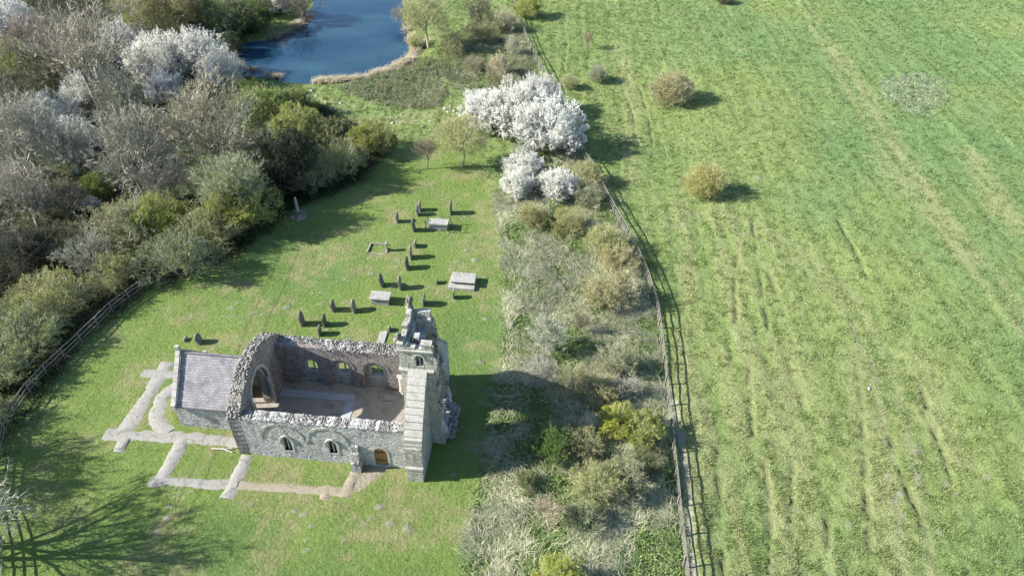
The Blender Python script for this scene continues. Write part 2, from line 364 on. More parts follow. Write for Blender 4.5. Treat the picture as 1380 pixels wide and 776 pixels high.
for px, py, sx, sy, n in [(530, 690, 60, 40, 16), (215, 700, 40, 40, 14), (440, 425, 70, 35, 18), (520, 350, 70, 50, 14), (655, 550, 22, 70, 16), (640, 400, 25, 70, 14), (300, 420, 60, 20, 10), (600, 640, 40, 20, 7), (1030, 170, 90, 60, 22), (1240, 660, 110, 60, 26), (860, 330, 40, 60, 6), (560, 150, 100, 20, 20), (620, 320, 30, 50, 8), (1180, 40, 140, 30, 20), (400, 700, 60, 30, 8)]:
    for _ in range(n):
        g = G(px + _r.normal() * sx * .6, py + _r.normal() * sy * .6); MOLES.append((g.x, g.y, _r.uniform(.12, .34) * (1 if py > 200 else 1.2)))

def zones(x, y):
    wob = (fbm(x / 3, y / 3, 41, 3) - .5) * 3.0
    z = {}
    z['rough'] = 1 - sstep(-.7, .7, sdist(x, y, ROUGH) + wob * .45)
    z['wood'] = 1 - sstep(-1.2, 1.2, sdist(x, y, WOOD) + wob)
    z['rank'] = np.maximum(1 - sstep(-.8, .8, sdist(x, y, RANK) + wob * .5), .9 * (1 - sstep(-1.5, 1.5, sdist(x, y, SCRUB) + wob)))
    z['lawn'] = 1 - sstep(-1, 1, sdist(x, y, LAWN) + wob * .3)
    z['thistle'] = 1 - sstep(-1.2, 1.2, sdist(x, y, THISTLE) + wob)
    z['pond'] = 1 - sstep(.0, 1.2, sdist(x, y, POND))
    return z
def mixc(a, b, t):
    return a * (1 - t[:, None]) + np.asarray(b)[None] * t[:, None]
def ground_col(x, y, z):
    n0 = fbm(x / 11, y / 11, 1, 3); n1 = fbm(x / 2.6, y / 2.6, 2, 4); n2 = fbm(x / .7, y / .7, 5, 3)
    st = fbm((x - y * .03) / .9, y / 13, 8, 4)
    c = np.tile(np.array([[.150, .212, .052]]), (len(x), 1))
    c = mixc(c, (.10, .175, .05), sstep(.4, .7, n0) * .6)
    c = mixc(c, (.18, .215, .08), sstep(.42, .72, n1) * .4)
    field = (1 - z['lawn']) * (1 - z['rough']) * (1 - z['wood'])
    near_f = sstep(95, 45, y)
    nb = fbm(x / 24, y / 24, 51, 3); c = mixc(c, (.188, .247, .088), field * .8); c = mixc(c, (.142, .222, .088), field * sstep(.42, .62, nb) * sstep(10, 45, x) * .75); c = mixc(c, (.212, .26, .086), field * sstep(.5, .35, nb) * .5)
    mid = np.exp(-((x - 14 - (y - 20) * .12) / 9) ** 2) * sstep(85, 55, y)
    c = mixc(c, (.29, .295, .14), field * sstep(.46, .66, st) * (.03 + .55 * mid))
    c = mixc(c, (.30, .275, .12), np.clip(field * sstep(.55, .75, n1) * sstep(.5, .8, n2) * .45, 0, 1))
    dt = np.full(len(x), 9.)
    for p in DRYTRACK: dt = np.minimum(dt, seg_dist(x, y, p))
    c = mixc(c, (.26, .275, .125), sstep(2.2, .2, dt + (n2 - .5) * 2.2) * .6 * (.4 + n1))
    dw = np.minimum(np.abs(seg_dist(x, y, WHEEL[0]) - .85), np.abs(seg_dist(x, y, WHEEL[1]) - .8))
    c = mixc(c, (.25, .265, .13), sstep(.6, .1, dw + (n2 - .5) * .5) * .6)
    c = mixc(c, (.25, .235, .11), z['lawn'] * sstep(.47, .72, n1 * .6 + n2 * .4) * .75)
    c = mixc(c, (.20, .225, .14), z['thistle'] * sstep(.35, .6, n2) * .6)
    c = mixc(c, (.24, .225, .13), z['rank'] * sstep(.38, .62, n2 * .5 + n1 * .5) * .9)
    c = mixc(c, (.14, .195, .07), z['rough'] * .7)
    c = mixc(c, (.26, .25, .16), z['rough'] * sstep(.5, .7, n1) * .6)
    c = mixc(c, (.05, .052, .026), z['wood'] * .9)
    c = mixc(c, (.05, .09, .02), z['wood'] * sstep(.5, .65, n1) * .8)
    c = mixc(c, (.16, .13, .08), z['pond'] * .7)
    dc = np.full(len(x), 9.)
    for p in CRACKS: dc = np.minimum(dc, seg_dist(x, y, p))
    c = mixc(c, (.10, .10, .05), sstep(.28, .08, dc + (n2 - .5) * .5) * sstep(.32, .48, fbm(x / 1.3, y / 1.9, 66, 2)) * .6)
    for p, w in TRAILS: c = mixc(c, (.36, .33, .26), sstep(w + .15, w - .2, seg_dist(x, y, p) + (n2 - .5) * .5) * .9)
    c = mixc(c, (.29, .255, .20), sstep(.65, .3, seg_dist(x, y, DOORPATH) + (n2 - .5) * .4))
    return c, dc, n1, n2, st
def grade(lo, hi, core, step, out):     # grid lines: fine in the middle, coarser out to the horizon
    a = list(np.arange(core[0], core[1], step)); s = step; p = a[-1]
    while p < hi: s = min(s * 1.5, out); p += s; a.append(p)
    s = step; p = a[0]
    while p > lo: s = min(s * 1.5, out); p -= s; a.insert(0, p)
    return np.array(a)
xs = grade(-2500, 2500, (-98, 108), .25, 300)
ysl = []; p = 19.0
while p < 146: ysl.append(p); p += .14 + (p - 19) * .0016
s = .4
while p < 4500: ysl.append(p); s = min(s * 1.5, 300); p += s
p = 19.0; s = .3
while p > -800: s = min(s * 1.5, 150); p -= s; ysl.insert(0, p)
ys = np.array(ysl)
X, Y = np.meshgrid(xs, ys); gx, gy = X.ravel(), Y.ravel()
Z = zones(gx, gy); gc, dcr, n1, n2, st = ground_col(gx, gy, Z)
gz = terrain(gx, gy)
d_ch = sdist(gx, gy, CHURCH_FP); calm = sstep(0, 1.2, d_ch)
for p, w in PATHS + MOSSY: calm = np.minimum(calm, sstep(w, w + .5, seg_dist(gx, gy, [L2W(*q) for q in p])))
tuss = fbm(gx / .62, gy / .62, 21, 3) - .5
field = (1 - Z['lawn']) * (1 - Z['rough']) * (1 - Z['wood'])
amp = .06 * Z['lawn'] + .15 * field + .5 * Z['rough'] + .3 * Z['wood'] + .35 * Z['rank'] + .3 * Z['thistle']
gz = gz + calm * (tuss * amp * (1 - Z['pond']) + (fbm(gx / 4, gy / 4, 31, 2) - .5) * .25 + field * (st - .5) * .25)
gz = gz - .20 * sstep(.22, .04, dcr + (n2 - .5) * .5) * sstep(.32, .48, fbm(gx / 1.3, gy / 1.9, 66, 2))
for p, w in TRAILS: gz = gz - .12 * sstep(w + .1, w - .2, seg_dist(gx, gy, p))
for mx, my, r in MOLES:
    i0, i1 = np.searchsorted(xs, (mx - 1.2, mx + 1.2)); j0, j1 = np.searchsorted(ys, (my - 1.2, my + 1.2))
    idx = (np.arange(j0, j1)[:, None] * len(xs) + np.arange(i0, i1)[None]).ravel()
    if not len(idx): continue
    d = np.hypot(gx[idx] - mx, (gy[idx] - my) * 1.1) + (n2[idx] - .5) * .35
    t = sstep(r, r * .5, d) * calm[idx]; gc[idx] = mixc(gc[idx], (.265, .245, .20), t * .7); gz[idx] += t * .07
nx, ny = len(xs), len(ys)
ii = (np.arange(ny - 1)[:, None] * nx + np.arange(nx - 1)[None]).ravel()
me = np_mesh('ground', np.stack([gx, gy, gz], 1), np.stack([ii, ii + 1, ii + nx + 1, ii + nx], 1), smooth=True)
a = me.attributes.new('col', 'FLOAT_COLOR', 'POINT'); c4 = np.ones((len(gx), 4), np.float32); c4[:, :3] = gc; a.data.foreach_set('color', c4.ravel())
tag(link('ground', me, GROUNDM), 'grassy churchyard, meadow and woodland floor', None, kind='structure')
def surf(x, y):                          # height of the finished ground (bilinear)
    x = np.asarray(x, float); y = np.asarray(y, float)
    i = np.clip(np.searchsorted(xs, x) - 1, 0, nx - 2); j = np.clip(np.searchsorted(ys, y) - 1, 0, ny - 2)
    fx = (x - xs[i]) / (xs[i + 1] - xs[i]); fy = (y - ys[j]) / (ys[j + 1] - ys[j]); g = gz.reshape(ny, nx)
    return (g[j, i] * (1 - fx) + g[j, i + 1] * fx) * (1 - fy) + (g[j + 1, i] * (1 - fx) + g[j + 1, i + 1] * fx) * fy
# pond
m = MB(); cxp = sum(p[0] for p in POND) / len(POND); cyp = sum(p[1] for p in POND) / len(POND)
m.poly([(cxp + (p[0] - cxp) * 1.12, cyp + (p[1] - cyp) * 1.08, WATER) for p in POND])
tag(m.build('pond_water', WATERM, recalc=False), 'dark blue pond', None, kind='structure')
# footing strips in the turf
def strip(paths, name, mat, z0, label):
    V = []; Fc = []
    for k, (pts, w) in enumerate(paths):
        w *= 1.18; pts = [Vector((*L2W(*p), 0)) for p in pts]; q = []
        for a_, b_ in zip(pts, pts[1:]):
            n = max(1, int((b_ - a_).length / .22)); q += [a_.lerp(b_, i / n) for i in range(n)]
        q.append(pts[-1]); base = len(V)
        for i, p in enumerate(q):
            d = (q[min(i + 1, len(q) - 1)] - q[max(i - 1, 0)]).normalized(); nrm = Vector((-d.y, d.x, 0))
            for s_, t in ((-1, 0), (-.5, 1), (0, 1), (.5, 1), (1, 0)):
                ww = w * s_ + ((vnoise(np.array([p.x * 1.3 + s_ * 9]), np.array([p.y * 1.3]), 60 + k)[0] - .5) * .4 + random.uniform(-.06, .06) if abs(s_) == 1 else 0); e = p + nrm * ww
                V.append((e.x, e.y, float(surf(e.x, e.y)) + (z0 + k * .004 + random.uniform(0, .025)) * t - .03 * (1 - t)))
        for i in range(len(q) - 1):
            for s_ in range(4): o = base + i * 5 + s_; Fc.append((o, o + 1, o + 6, o + 5))
    tag(link(name, np_mesh(name, V, Fc, smooth=True), mat), label, None, kind='structure')
strip(PATHS, 'footpath', PATHM, .05, 'pale stone footings and paths in the turf')
strip(MOSSY, 'footing', MOSSP, .045, 'mossy brown stone footings in the turf')

# grass: countless blades, one object per kind of growth
def blades(name, x, y, hgt, wid, col, nper, mat, label, spread, lean=.5, seed=3):
    r = np.random.default_rng(seed); n = len(x)
    bx = np.repeat(x, nper) + r.normal(0, 1, n * nper) * spread; by = np.repeat(y, nper) + r.normal(0, 1, n * nper) * spread
    bz = surf(bx, by) - .02; h = np.repeat(hgt, nper) * r.uniform(.55, 1.25, n * nper); w = np.repeat(wid, nper) * r.uniform(.7, 1.3, n * nper)
    a = r.uniform(0, 6.283, n * nper); la = r.uniform(0, 6.283, n * nper); ln = r.uniform(.2, 1, n * nper) * lean * h
    V = np.empty((n * nper, 3, 3)); V[:, 0] = np.stack([bx - np.cos(a) * w, by - np.sin(a) * w, bz], 1); V[:, 1] = np.stack([bx + np.cos(a) * w, by + np.sin(a) * w, bz], 1)
    V[:, 2] = np.stack([bx + np.cos(la) * ln, by + np.sin(la) * ln, bz + h], 1)
    c = np.repeat(col, nper, 0) * r.uniform(.7, 1.4, (n * nper, 1)); pale = r.random(n * nper) < np.repeat(np.clip((col[:, 0] / col[:, 1] - .55) * .5, .02, .3), nper); c[pale] = np.array([.46, .45, .29]) * r.uniform(.7, 1.25, (pale.sum(), 1))
    o = link(name, np_mesh(name, V.reshape(-1, 3), np.arange(n * nper * 3).reshape(-1, 3), fcol=c), mat)
    return tag(o, label, None, kind='stuff')
r = np.random.default_rng(5); n = 330000
ty = 20 + 128 * r.random(n) ** 1.55; tw = 24 + .62 * ty; tx = (r.random(n) * 2 - 1) * tw
tz = zones(tx, ty); tc, tdc, t1, t2, tst = ground_col(tx, ty, tz)
ok = (sdist(tx, ty, CHURCH_FP) > .1) & (tz['pond'] < .5) & (tz['wood'] < .6) & (tz['rough'] < .7) & (tdc > .25)
for p, w in PATHS + MOSSY: ok &= seg_dist(tx, ty, [L2W(*q) for q in p]) > w
ok &= seg_dist(tx, ty, DOORPATH) > .4
for p, w in TRAILS: ok &= seg_dist(tx, ty, p) > w
tl = tz['lawn']; keep = ok & (r.random(n) < np.where(tl > .5, .75, .45 + .9 * t2))
for mx, my, rr in MOLES: keep &= ~((np.abs(tx - mx) < rr) & (np.abs(ty - my) < rr) & (np.hypot(tx - mx, ty - my) < rr * .8))
tx, ty, tc, tl, t2, tr = tx[keep], ty[keep], tc[keep], tl[keep], t2[keep], tz['rank'][keep]
dist = np.hypot(ty, CAM_H) / 60
blades('grass', tx, ty, (.07 * tl + (.10 + .14 * sstep(.4, .7, t2)) * (1 - tl) + .2 * tr) * (.7 + .3 * dist), .022 * dist + .006 * (1 - tl), tc * np.array([[1.0, 1.05, .95]]), 4, BLADE, 'short green grass of the churchyard and the meadow', .1, .8)

def straw(name, x, y, length, flow, colA, colB, fracB, nper, wid, label, seed=9, up=.45, spread=.22):
    r = np.random.default_rng(seed); n = len(x); k = n * nper
    bx = np.repeat(x, nper) + r.normal(0, spread, k); by = np.repeat(y, nper) + r.normal(0, spread, k); bz = surf(bx, by) - .03
    L = np.repeat(length, nper) * r.uniform(.5, 1.3, k); a = np.repeat(flow, nper) + r.normal(0, .75, k); e = r.uniform(.1, 1, k) * up
    d1 = np.stack([np.cos(a) * np.cos(e + .6), np.sin(a) * np.cos(e + .6), np.sin(e + .6)], 1); d2 = np.stack([np.cos(a), np.sin(a), np.sin(e * .3 - .15)], 1)
    s = np.stack([-np.sin(a), np.cos(a), np.zeros(k)], 1) * (wid * r.uniform(.6, 1.4, k))[:, None]
    P = np.stack([bx, by, bz], 1); M = P + d1 * (L * .5)[:, None]; T = M + d2 * (L * .6)[:, None]
    V = np.stack([P - s, P + s, M + s, M - s, T], 1).reshape(-1, 3); o = (np.arange(k) * 5)[:, None]
    Fc = np.concatenate([o + np.array([[0, 1, 2]]), o + np.array([[0, 2, 3]]), o + np.array([[3, 2, 4]])], 1).reshape(-1, 3)
    isB = r.random(k) < np.repeat(fracB, nper)
    c = np.where(isB[:, None], np.array(colB)[None], np.array(colA)[None]) * r.uniform(.6, 1.3, (k, 1))
    o = link(name, np_mesh(name, V, Fc, fcol=np.repeat(c, 3, 0)), STRAW); return tag(o, label, None, kind='stuff')
def scatter(poly, n, seed, den=None):
    r = np.random.default_rng(seed); P = np.array(poly); lo, hi = P.min(0), P.max(0)
    x = r.uniform(lo[0], hi[0], n); y = r.uniform(lo[1], hi[1], n); k = inside(x, y, poly); x, y = x[k], y[k]
    if den is not None: k = r.random(len(x)) < den(x, y); x, y = x[k], y[k]
    return x, y
sx, sy = scatter(ROUGH, 34000, 3, lambda x, y: sstep(.38, .62, fbm(x / 2.6, y / 2.6, 2, 4)) * .55 + .05)
straw('dead_grass', sx, sy, .65 + .6 * fbm(sx / 2, sy / 2, 7, 2), 6.5 * fbm(sx / 5, sy / 5, 9, 2), (.60, .57, .40), (.20, .28, .10), .34 + .35 * sstep(.55, .35, fbm(sx / 2.6, sy / 2.6, 2, 4)), 9, .011, 'flattened pale dead grass in the strip beside the fence')
sx, sy = scatter(ROUGH, 26000, 13, lambda x, y: sstep(.62, .38, fbm(x / 2.6, y / 2.6, 2, 4)))
straw('nettle_growth', sx, sy, .35 + 0 * sx, 6.28 * np.random.default_rng(2).random(len(sx)), (.14, .225, .06), (.26, .31, .12), .45 + 0 * sx, 8, .03, 'fresh green nettles and weeds among the dead grass', seed=4, up=.9)
sx, sy = scatter(RANK, 7000, 5, lambda x, y: .3 + sstep(.35, .6, fbm(x / .7, y / .7, 5, 3)))
sx2, sy2 = scatter(SCRUB, 16000, 6, lambda x, y: .2 + sstep(.4, .6, fbm(x / 2.6, y / 2.6, 2, 4)))
sx, sy = np.concatenate([sx, sx2]), np.concatenate([sy, sy2])
straw('rank_grass', sx, sy, .5 + 0 * sx, 6.5 * fbm(sx / 6, sy / 6, 19, 2), (.46, .43, .32), (.17, .23, .08), .5 + 0 * sx, 7, .018, 'tussocky grey green rank grass beside the pond', seed=14, up=.7)
sx, sy = scatter(THISTLE, 1500, 8); straw('thistle_patch', sx, sy, .24 + 0 * sx, 6.28 * np.random.default_rng(3).random(len(sx)), (.44, .48, .36), (.2, .27, .11), .35 + 0 * sx, 6, .03, 'pale grey green thistle patch in the meadow', seed=15, up=.8)
# reeds along the near and far shore
rp = []; r = np.random.default_rng(21)
for pts, n in (([(425, 112), (455, 111), (492, 106), (522, 97), (551, 83), (562, 64), (572, 60)], 1500), ([(318, 88), (345, 98), (372, 107)], 450), ([(548, 40), (558, 62)], 700), ([(355, 66), (392, 46), (415, 25)], 900)):
    q = [G(*p) for p in pts]
    for _ in range(n * 2):
        i = r.integers(len(q) - 1); p = q[i].lerp(q[i + 1], r.random()); 
        if vnoise(np.array([p.x / 1.6]), np.array([p.y / 1.6]), 90)[0] > r.uniform(.3, .75): rp.append((p.x + r.normal() * .5, p.y + r.normal() * .5))
rp = np.array(rp); straw('reeds', rp[:, 0], rp[:, 1], .9 + .5 * np.random.default_rng(1).random(len(rp)), .4 + 0 * rp[:, 0], (.46, .39, .31), (.30, .30, .16), .4 + 0 * rp[:, 0], 4, .02, 'pale brown reeds along the pond shore', seed=16, up=1.1, spread=.12)
# undergrowth of the wood
sx, sy = scatter([(max(p[0], -95), min(p[1], 145)) for p in WOOD], 60000, 31, lambda x, y: .15 + .8 * sstep(.4, .6, fbm(x / 4, y / 4, 77, 3)))
straw('undergrowth', sx, sy, .9 + .5 * fbm(sx / 3, sy / 3, 8, 2), 6.28 * np.random.default_rng(5).random(len(sx)), (.05, .07, .025), (.10, .09, .065), .25 + .5 * sstep(.45, .6, fbm(sx / 6, sy / 6, 78, 2)), 6, .035, 'brambles and ground cover under the trees of the wood', seed=17, up=1.0, spread=.4)

# ------------------------------------------------------------------ the ruined church
church = tag(empty('ruined_church', (ORG[0], ORG[1], 0), PHI), 'roofless stone church with slate roofed chancel and broken square tower', 'church')
def along(v0): return lambda a, z, t: (a, v0 + t, z)       # wall running east-west
def across(u0): return lambda a, z, t: (u0 + t, a, z)      # wall running north-south
def lump_part(name, P, S, seed, parent, mat=LUMP, jag=.28):
    V, Fc, var = lumps(P, S, seed, jag); return link(name, np_mesh(name, V, Fc, fvar=var), mat, parent)
def cap(name, pts, w, parent, seed, across_dir, size=.085, rows=7, step=.13):
    """loose stones along a wall top: pts polyline of its centre, across_dir unit vector over the wall, w its width"""
    r = np.random.default_rng(seed); P = []; S = []
    for a_, b_ in zip(pts, pts[1:]):
        a_, b_ = Vector(a_), Vector(b_); n = max(1, int((b_ - a_).length / step))
        for i in range(n):
            for k in range(rows):
                p = a_.lerp(b_, (i + r.random()) / n) + Vector(across_dir) * ((k + .5) / rows - .5 + r.normal() * .06) * w
                s = size * r.uniform(.6, 1.25); P.append((p.x, p.y, p.z + r.uniform(-.06, .03))); S.append((s * r.uniform(.8, 1.35), s * r.uniform(.7, 1.1), s * r.uniform(.35, .6)))
    return lump_part(name, P, S, seed, parent)
UE = 12.95
# floor
m = MB(); m.poly([(.5, .4, .10), (UE + .2, .4, .10), (UE + .2, 7.6, .10), (.5, 7.6, .10)]); m.poly([(-4.6, 2.6, .104), (.55, 2.6, .104), (.55, 6.5, .104), (-4.6, 6.5, .104)]); m.build('floor', FLOORM, church, recalc=False)
m = MB()
for (a_, b_) in (((1.0, 5.75), (7.3, 6.5)), ((6.55, 3.0), (7.3, 5.74))):
    u_ = a_[0]
    if b_[0] - a_[0] > 2:
        while u_ < b_[0] - .3:
            w = min(random.uniform(.7, 1.1), b_[0] - u_); m.box((u_, a_[1], .11), (u_ + w - .015, b_[1], .135)); u_ += w
    else:
        v_ = a_[1]
        while v_ < b_[1] - .2: w = min(random.uniform(.6, 1.0), b_[1] - v_); m.box((a_[0], v_, .11), (b_[0], v_ + w - .015, .135)); v_ += w
m.build('paving', PAVE, church)
# north wall
wh = [(3.55, 4.4, .95, 1.75, 2.45), (6.95, 7.75, 1.1, 1.9, 2.5)]
holes = [arch_loop((a_ + b_) / 2, .62, z0, zs, za) for a_, b_, z0, zs, za in wh] + [arch_loop(10.85, 1.0, .12, 1.55, 2.12)]
out = [(0, -.3), (UE, -.3)] + rough_line(UE, 4.2, 0, 4.15, .35, .07) + [(0, 4.15)]
link('north_wall', wall_mesh(out, holes, 0, .85, along(0), 'north_wall'), STONE, church)
cap('rubble_cap', [(.1, .4, 4.16), (UE, .4, 4.2)], .8, church, 3, (0, 1, 0))
for k, (a_, b_, z0, zs, za) in enumerate(wh):
    c = (a_ + b_) / 2; m = MB()
    o_, i_ = arch_loop(c, .92, z0 - .15, zs, za + .16), arch_loop(c, .60, z0, zs, za)
    for i in range(len(o_)):
        j = (i + 1) % len(o_); p, q, r_, s_ = o_[i], o_[j], i_[j], i_[i]
        m.prism([p, q, r_, s_], lambda a, z, t: (a, t, z), -.035, .30)
    w = m.build('window', PALE, church)
    mm = MB(); mm.box((c - .045, .10, z0), (c + .045, .2, za - .05)); mm.build('mullion', PALE, w)
    mm = MB(); mm.prism(arch_loop(c, .61, z0, zs, za), lambda a, z, t: (a, t, z), .32, .36); mm.build('pane', DARK, w)
    mm = MB(); hp = [(c + .56 * math.cos(t), zs - .05 + (za + .3 - zs) * math.sin(t)) for t in [math.pi * i / 10 for i in range(11)]]
    hq = [(c + .47 * math.cos(t), zs - .05 + (za + .2 - zs) * math.sin(t)) for t in [math.pi * i / 10 for i in range(11)]]
    for i in range(10): mm.prism([hp[i], hp[i + 1], hq[i + 1], hq[i]], lambda a, z, t: (a, t, z), -.10, .0)
    mm.build('hood_mould', PALE, w)
for c, w_, zs, za in ((3.72, 3.4, 2.05, 3.95), (7.05, 3.2, 2.1, 3.95)):       # blocked arcade arches
    m = MB(); n = 18
    for i in range(n):
        t0, t1 = math.pi * i / n, math.pi * (i + 1) / n - .012; e = random.uniform(-.012, .012)
        P = [(c + (w_ / 2 + d_) * math.cos(t), zs + (za - zs + d_) * math.sin(t)) for t, d_ in ((t0, 0), (t1, 0), (t1, -.2), (t0, -.2))]
        m.prism(P, lambda a, z, t: (a, t, z), -.045 + e, .0)
    m.build('arch_moulding', ASHLAR, church)
m = MB()                                                                       # oak door
dl = arch_loop(10.85, .96, .13, 1.55, 2.09)
for k in range(5):
    a0 = 10.37 + k * .192; z1 = 1.55 + .54 * math.sin(math.acos(max(-1, min(1, (a0 + .096 - 10.85) / .5)))) ** .9
    m.box((a0 + .004, .14 + random.uniform(0, .008), .13), (a0 + .188, .20, z1))
door = m.build('door', WOOD_DOOR, church)
for z in (.55, 1.45): mm = MB(); mm.box((10.42, .11, z), (11.1, .138, z + .07)); mm.build('hinge', IRON, door)
m = MB(); o_, i_ = arch_loop(10.85, 1.3, .1, 1.55, 2.3), arch_loop(10.85, .99, .1, 1.55, 2.11)
for i in range(1, len(o_)):
    j = (i + 1) % len(o_); m.prism([o_[i], o_[j], i_[j], i_[i]], lambda a, z, t: (a, t, z), -.03, .12)
m.build('door_surround', PALE, church)
# ruined little buttress beside the door
m = MB(); m.box((8.75, -.75, -.2), (9.4, .0, 1.0), .05); m.box((8.8, -.55, 1.0), (9.36, .0, 1.75), .05); m.box((8.85, -.3, 1.75), (9.32, .0, 2.35), .05); bu = m.build('buttress', STONE, church)
r = np.random.default_rng(4); P = [(r.uniform(8.8, 9.35), -.7 + .5 * q + r.uniform(0, .15), 1.0) for q in r.integers(0, 1, 30)]; lump_part('rubble_cap', P, np.full((30, 3), .12) * r.uniform(.6, 1.2, (30, 3)), 8, bu)
# south wall: thick arcade with blind arches, thin outer skin with three windows
rec = [(3.25, 2.0), (6.0, 1.75), (8.75, 1.95)]; swin = [(3.45, 1.0), (6.05, 1.02), (8.8, 1.05)]
out = [(.9, -.2), (UE, -.2)] + rough_line(UE, 4.2, .9, 4.3, .35, .07) + [(.9, 4.3)]
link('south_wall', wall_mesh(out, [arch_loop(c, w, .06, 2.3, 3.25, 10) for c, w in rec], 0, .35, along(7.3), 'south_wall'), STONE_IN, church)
out2 = [(0, -.3), (UE, -.3)] + rough_line(UE, 4.15, 0, 4.25, .35, .07) + [(0, 4.25)]
link('south_wall', wall_mesh(out2, [arch_loop(c, w, 1.3, 2.1, 2.6, 8) for c, w in swin], .353, .72, along(7.3), 'south_wall_face'), STONE, church)
link('south_wall', wall_mesh([(q[0], q[1] - .02) for q in out2], [arch_loop(c, w + .45, .55, 2.3, 3.0, 8) for c, w in swin], .723, 1.2, along(7.3), 'south_wall_outside'), STONE, church)
cap('rubble_cap', [(.6, 7.9, 4.28), (UE, 7.9, 4.2)], 1.2, church, 5, (0, 1, 0), rows=9)
for (c, w), (rc, rw) in zip(swin, rec):
    m = MB(); o_, i_ = arch_loop(c, w + .3, 1.15, 2.1, 2.78), arch_loop(c, w - .06, 1.32, 2.1, 2.57)
    for i in range(len(o_)):
        j = (i + 1) % len(o_); m.prism([o_[i], o_[j], i_[j], i_[i]], lambda a, z, t: (a, t, z), 7.60, 7.70)
    wd = m.build('window', PALE, church)
    mm = MB(); mm.box((c - .05, 7.95, 1.3), (c + .05, 8.05, 2.58)); mm.build('mullion', PALE, wd)
    mm = MB()
    for s_ in (-1, 1):
        cc = c + s_ * w * .25; h = w * .22
        for i in range(6):
            t0, t1 = math.pi * i / 6, math.pi * (i + 1) / 6
            mm.prism([(cc + h * math.cos(t0), 2.13 + .28 * math.sin(t0)), (cc + h * math.cos(t1), 2.13 + .28 * math.sin(t1)), (cc + (h + .1) * math.cos(t1), 2.16 + .38 * math.sin(t1)), (cc + (h + .1) * math.cos(t0), 2.16 + .38 * math.sin(t0))], lambda a, z, t: (a, t, z), 7.96, 8.04)
    mm.build('tracery', PALE, wd)
    m = MB(); n = 12
    for i in range(n):
        t0, t1 = math.pi * i / n, math.pi * (i + 1) / n - .015
        P = [(rc + (rw / 2 + d_) * math.cos(t), 2.2 + (.95 + d_) * math.sin(t)) for t, d_ in ((t0, .24), (t1, .24), (t1, .01), (t0, .01))]
        m.prism(P, lambda a, z, t: (a, t, z), 7.27, 7.3)
    m.build('arch_moulding', STONE_IN, church)
# half column in the corner beside the tower, and a pier shaft
m = MB(); m.tube([(10.95, 7.25, .1), (10.95, 7.25, .3)], [.46, .40], 14); m.tube([(10.95, 7.25, .3), (10.95, 7.25, 1.85)], .36, 14); m.tube([(10.95, 7.25, 1.85), (10.95, 7.25, 2.05)], [.38, .48], 14); m.build('column', PALE, church)
m = MB(); n = 22
for i in range(n):
    t0, t1 = 2 * math.pi * i / n, 2 * math.pi * (i + 1) / n - .03
    m.prism([(9.9 + r_ * .82 * math.cos(t), 6.55 + r_ * .46 * math.sin(t)) for t, r_ in ((t0, 1), (t1, 1), (t1, .82), (t0, .82))], lambda a, b, t: (a, b, t), .1, .17)
m.build('stone_ring', TOMB, church)
# ruined east gable of the nave with the chancel arch
arc = [(2.15, .05)] + [(5.1, .05)] + [(5.1, 2.9)] + [(3.62 + 1.48 * math.cos(t), 3.1 + 2.0 * math.sin(t)) for t in [math.pi * i / 12 for i in range(13)]] + [(2.15, 2.9)]
gpts = [(0, 4.15), (1.4, 5.3), (2.8, 6.1), (4.0, 6.42), (5.3, 6.25), (6.6, 5.7), (7.6, 5.2), (8.5, 4.3)]
out = [(0, -.3), (8.5, -.3)]
for p, q in list(zip(gpts[::-1], gpts[::-1][1:])): out += rough_line(*p, *q, .3, .07)
out += [gpts[0]]
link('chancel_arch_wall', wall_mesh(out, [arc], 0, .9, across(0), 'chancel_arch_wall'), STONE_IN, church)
cap('rubble_cap', [(.45, p, z) for p, z in gpts], .9, church, 7, (1, 0, 0), rows=8, size=.10)
m = MB(); n = 14
for i in range(n):
    t0, t1 = math.pi * i / n, math.pi * (i + 1) / n - .015
    for (d0, d1, x0, x1) in ((.3, .02, .86, .98), (.0, -.18, .15, .7)):
        m.prism([(3.62 + (1.48 + d_) * math.cos(t), 3.1 + (2.0 + d_) * math.sin(t)) for t, d_ in ((t0, d0), (t1, d0), (t1, d1), (t0, d1))], lambda a, z, t: (t, a, z), x0, x1)
m.build('arch_moulding', PALE, church)
for v0, v1, x0, x1 in ((1.9, 2.33, .78, .99), (4.92, 5.35, .78, .99), (2.16, 2.33, .2, .7), (4.92, 5.09, .2, .7)):
    m = MB(); z = .1
    while z < 3.0: h = random.uniform(.28, .42); m.box((x0, v0, z), (x1, v1, min(3.1, z + h))); z += h + .0
    m.build('arch_jamb', PALE, church)
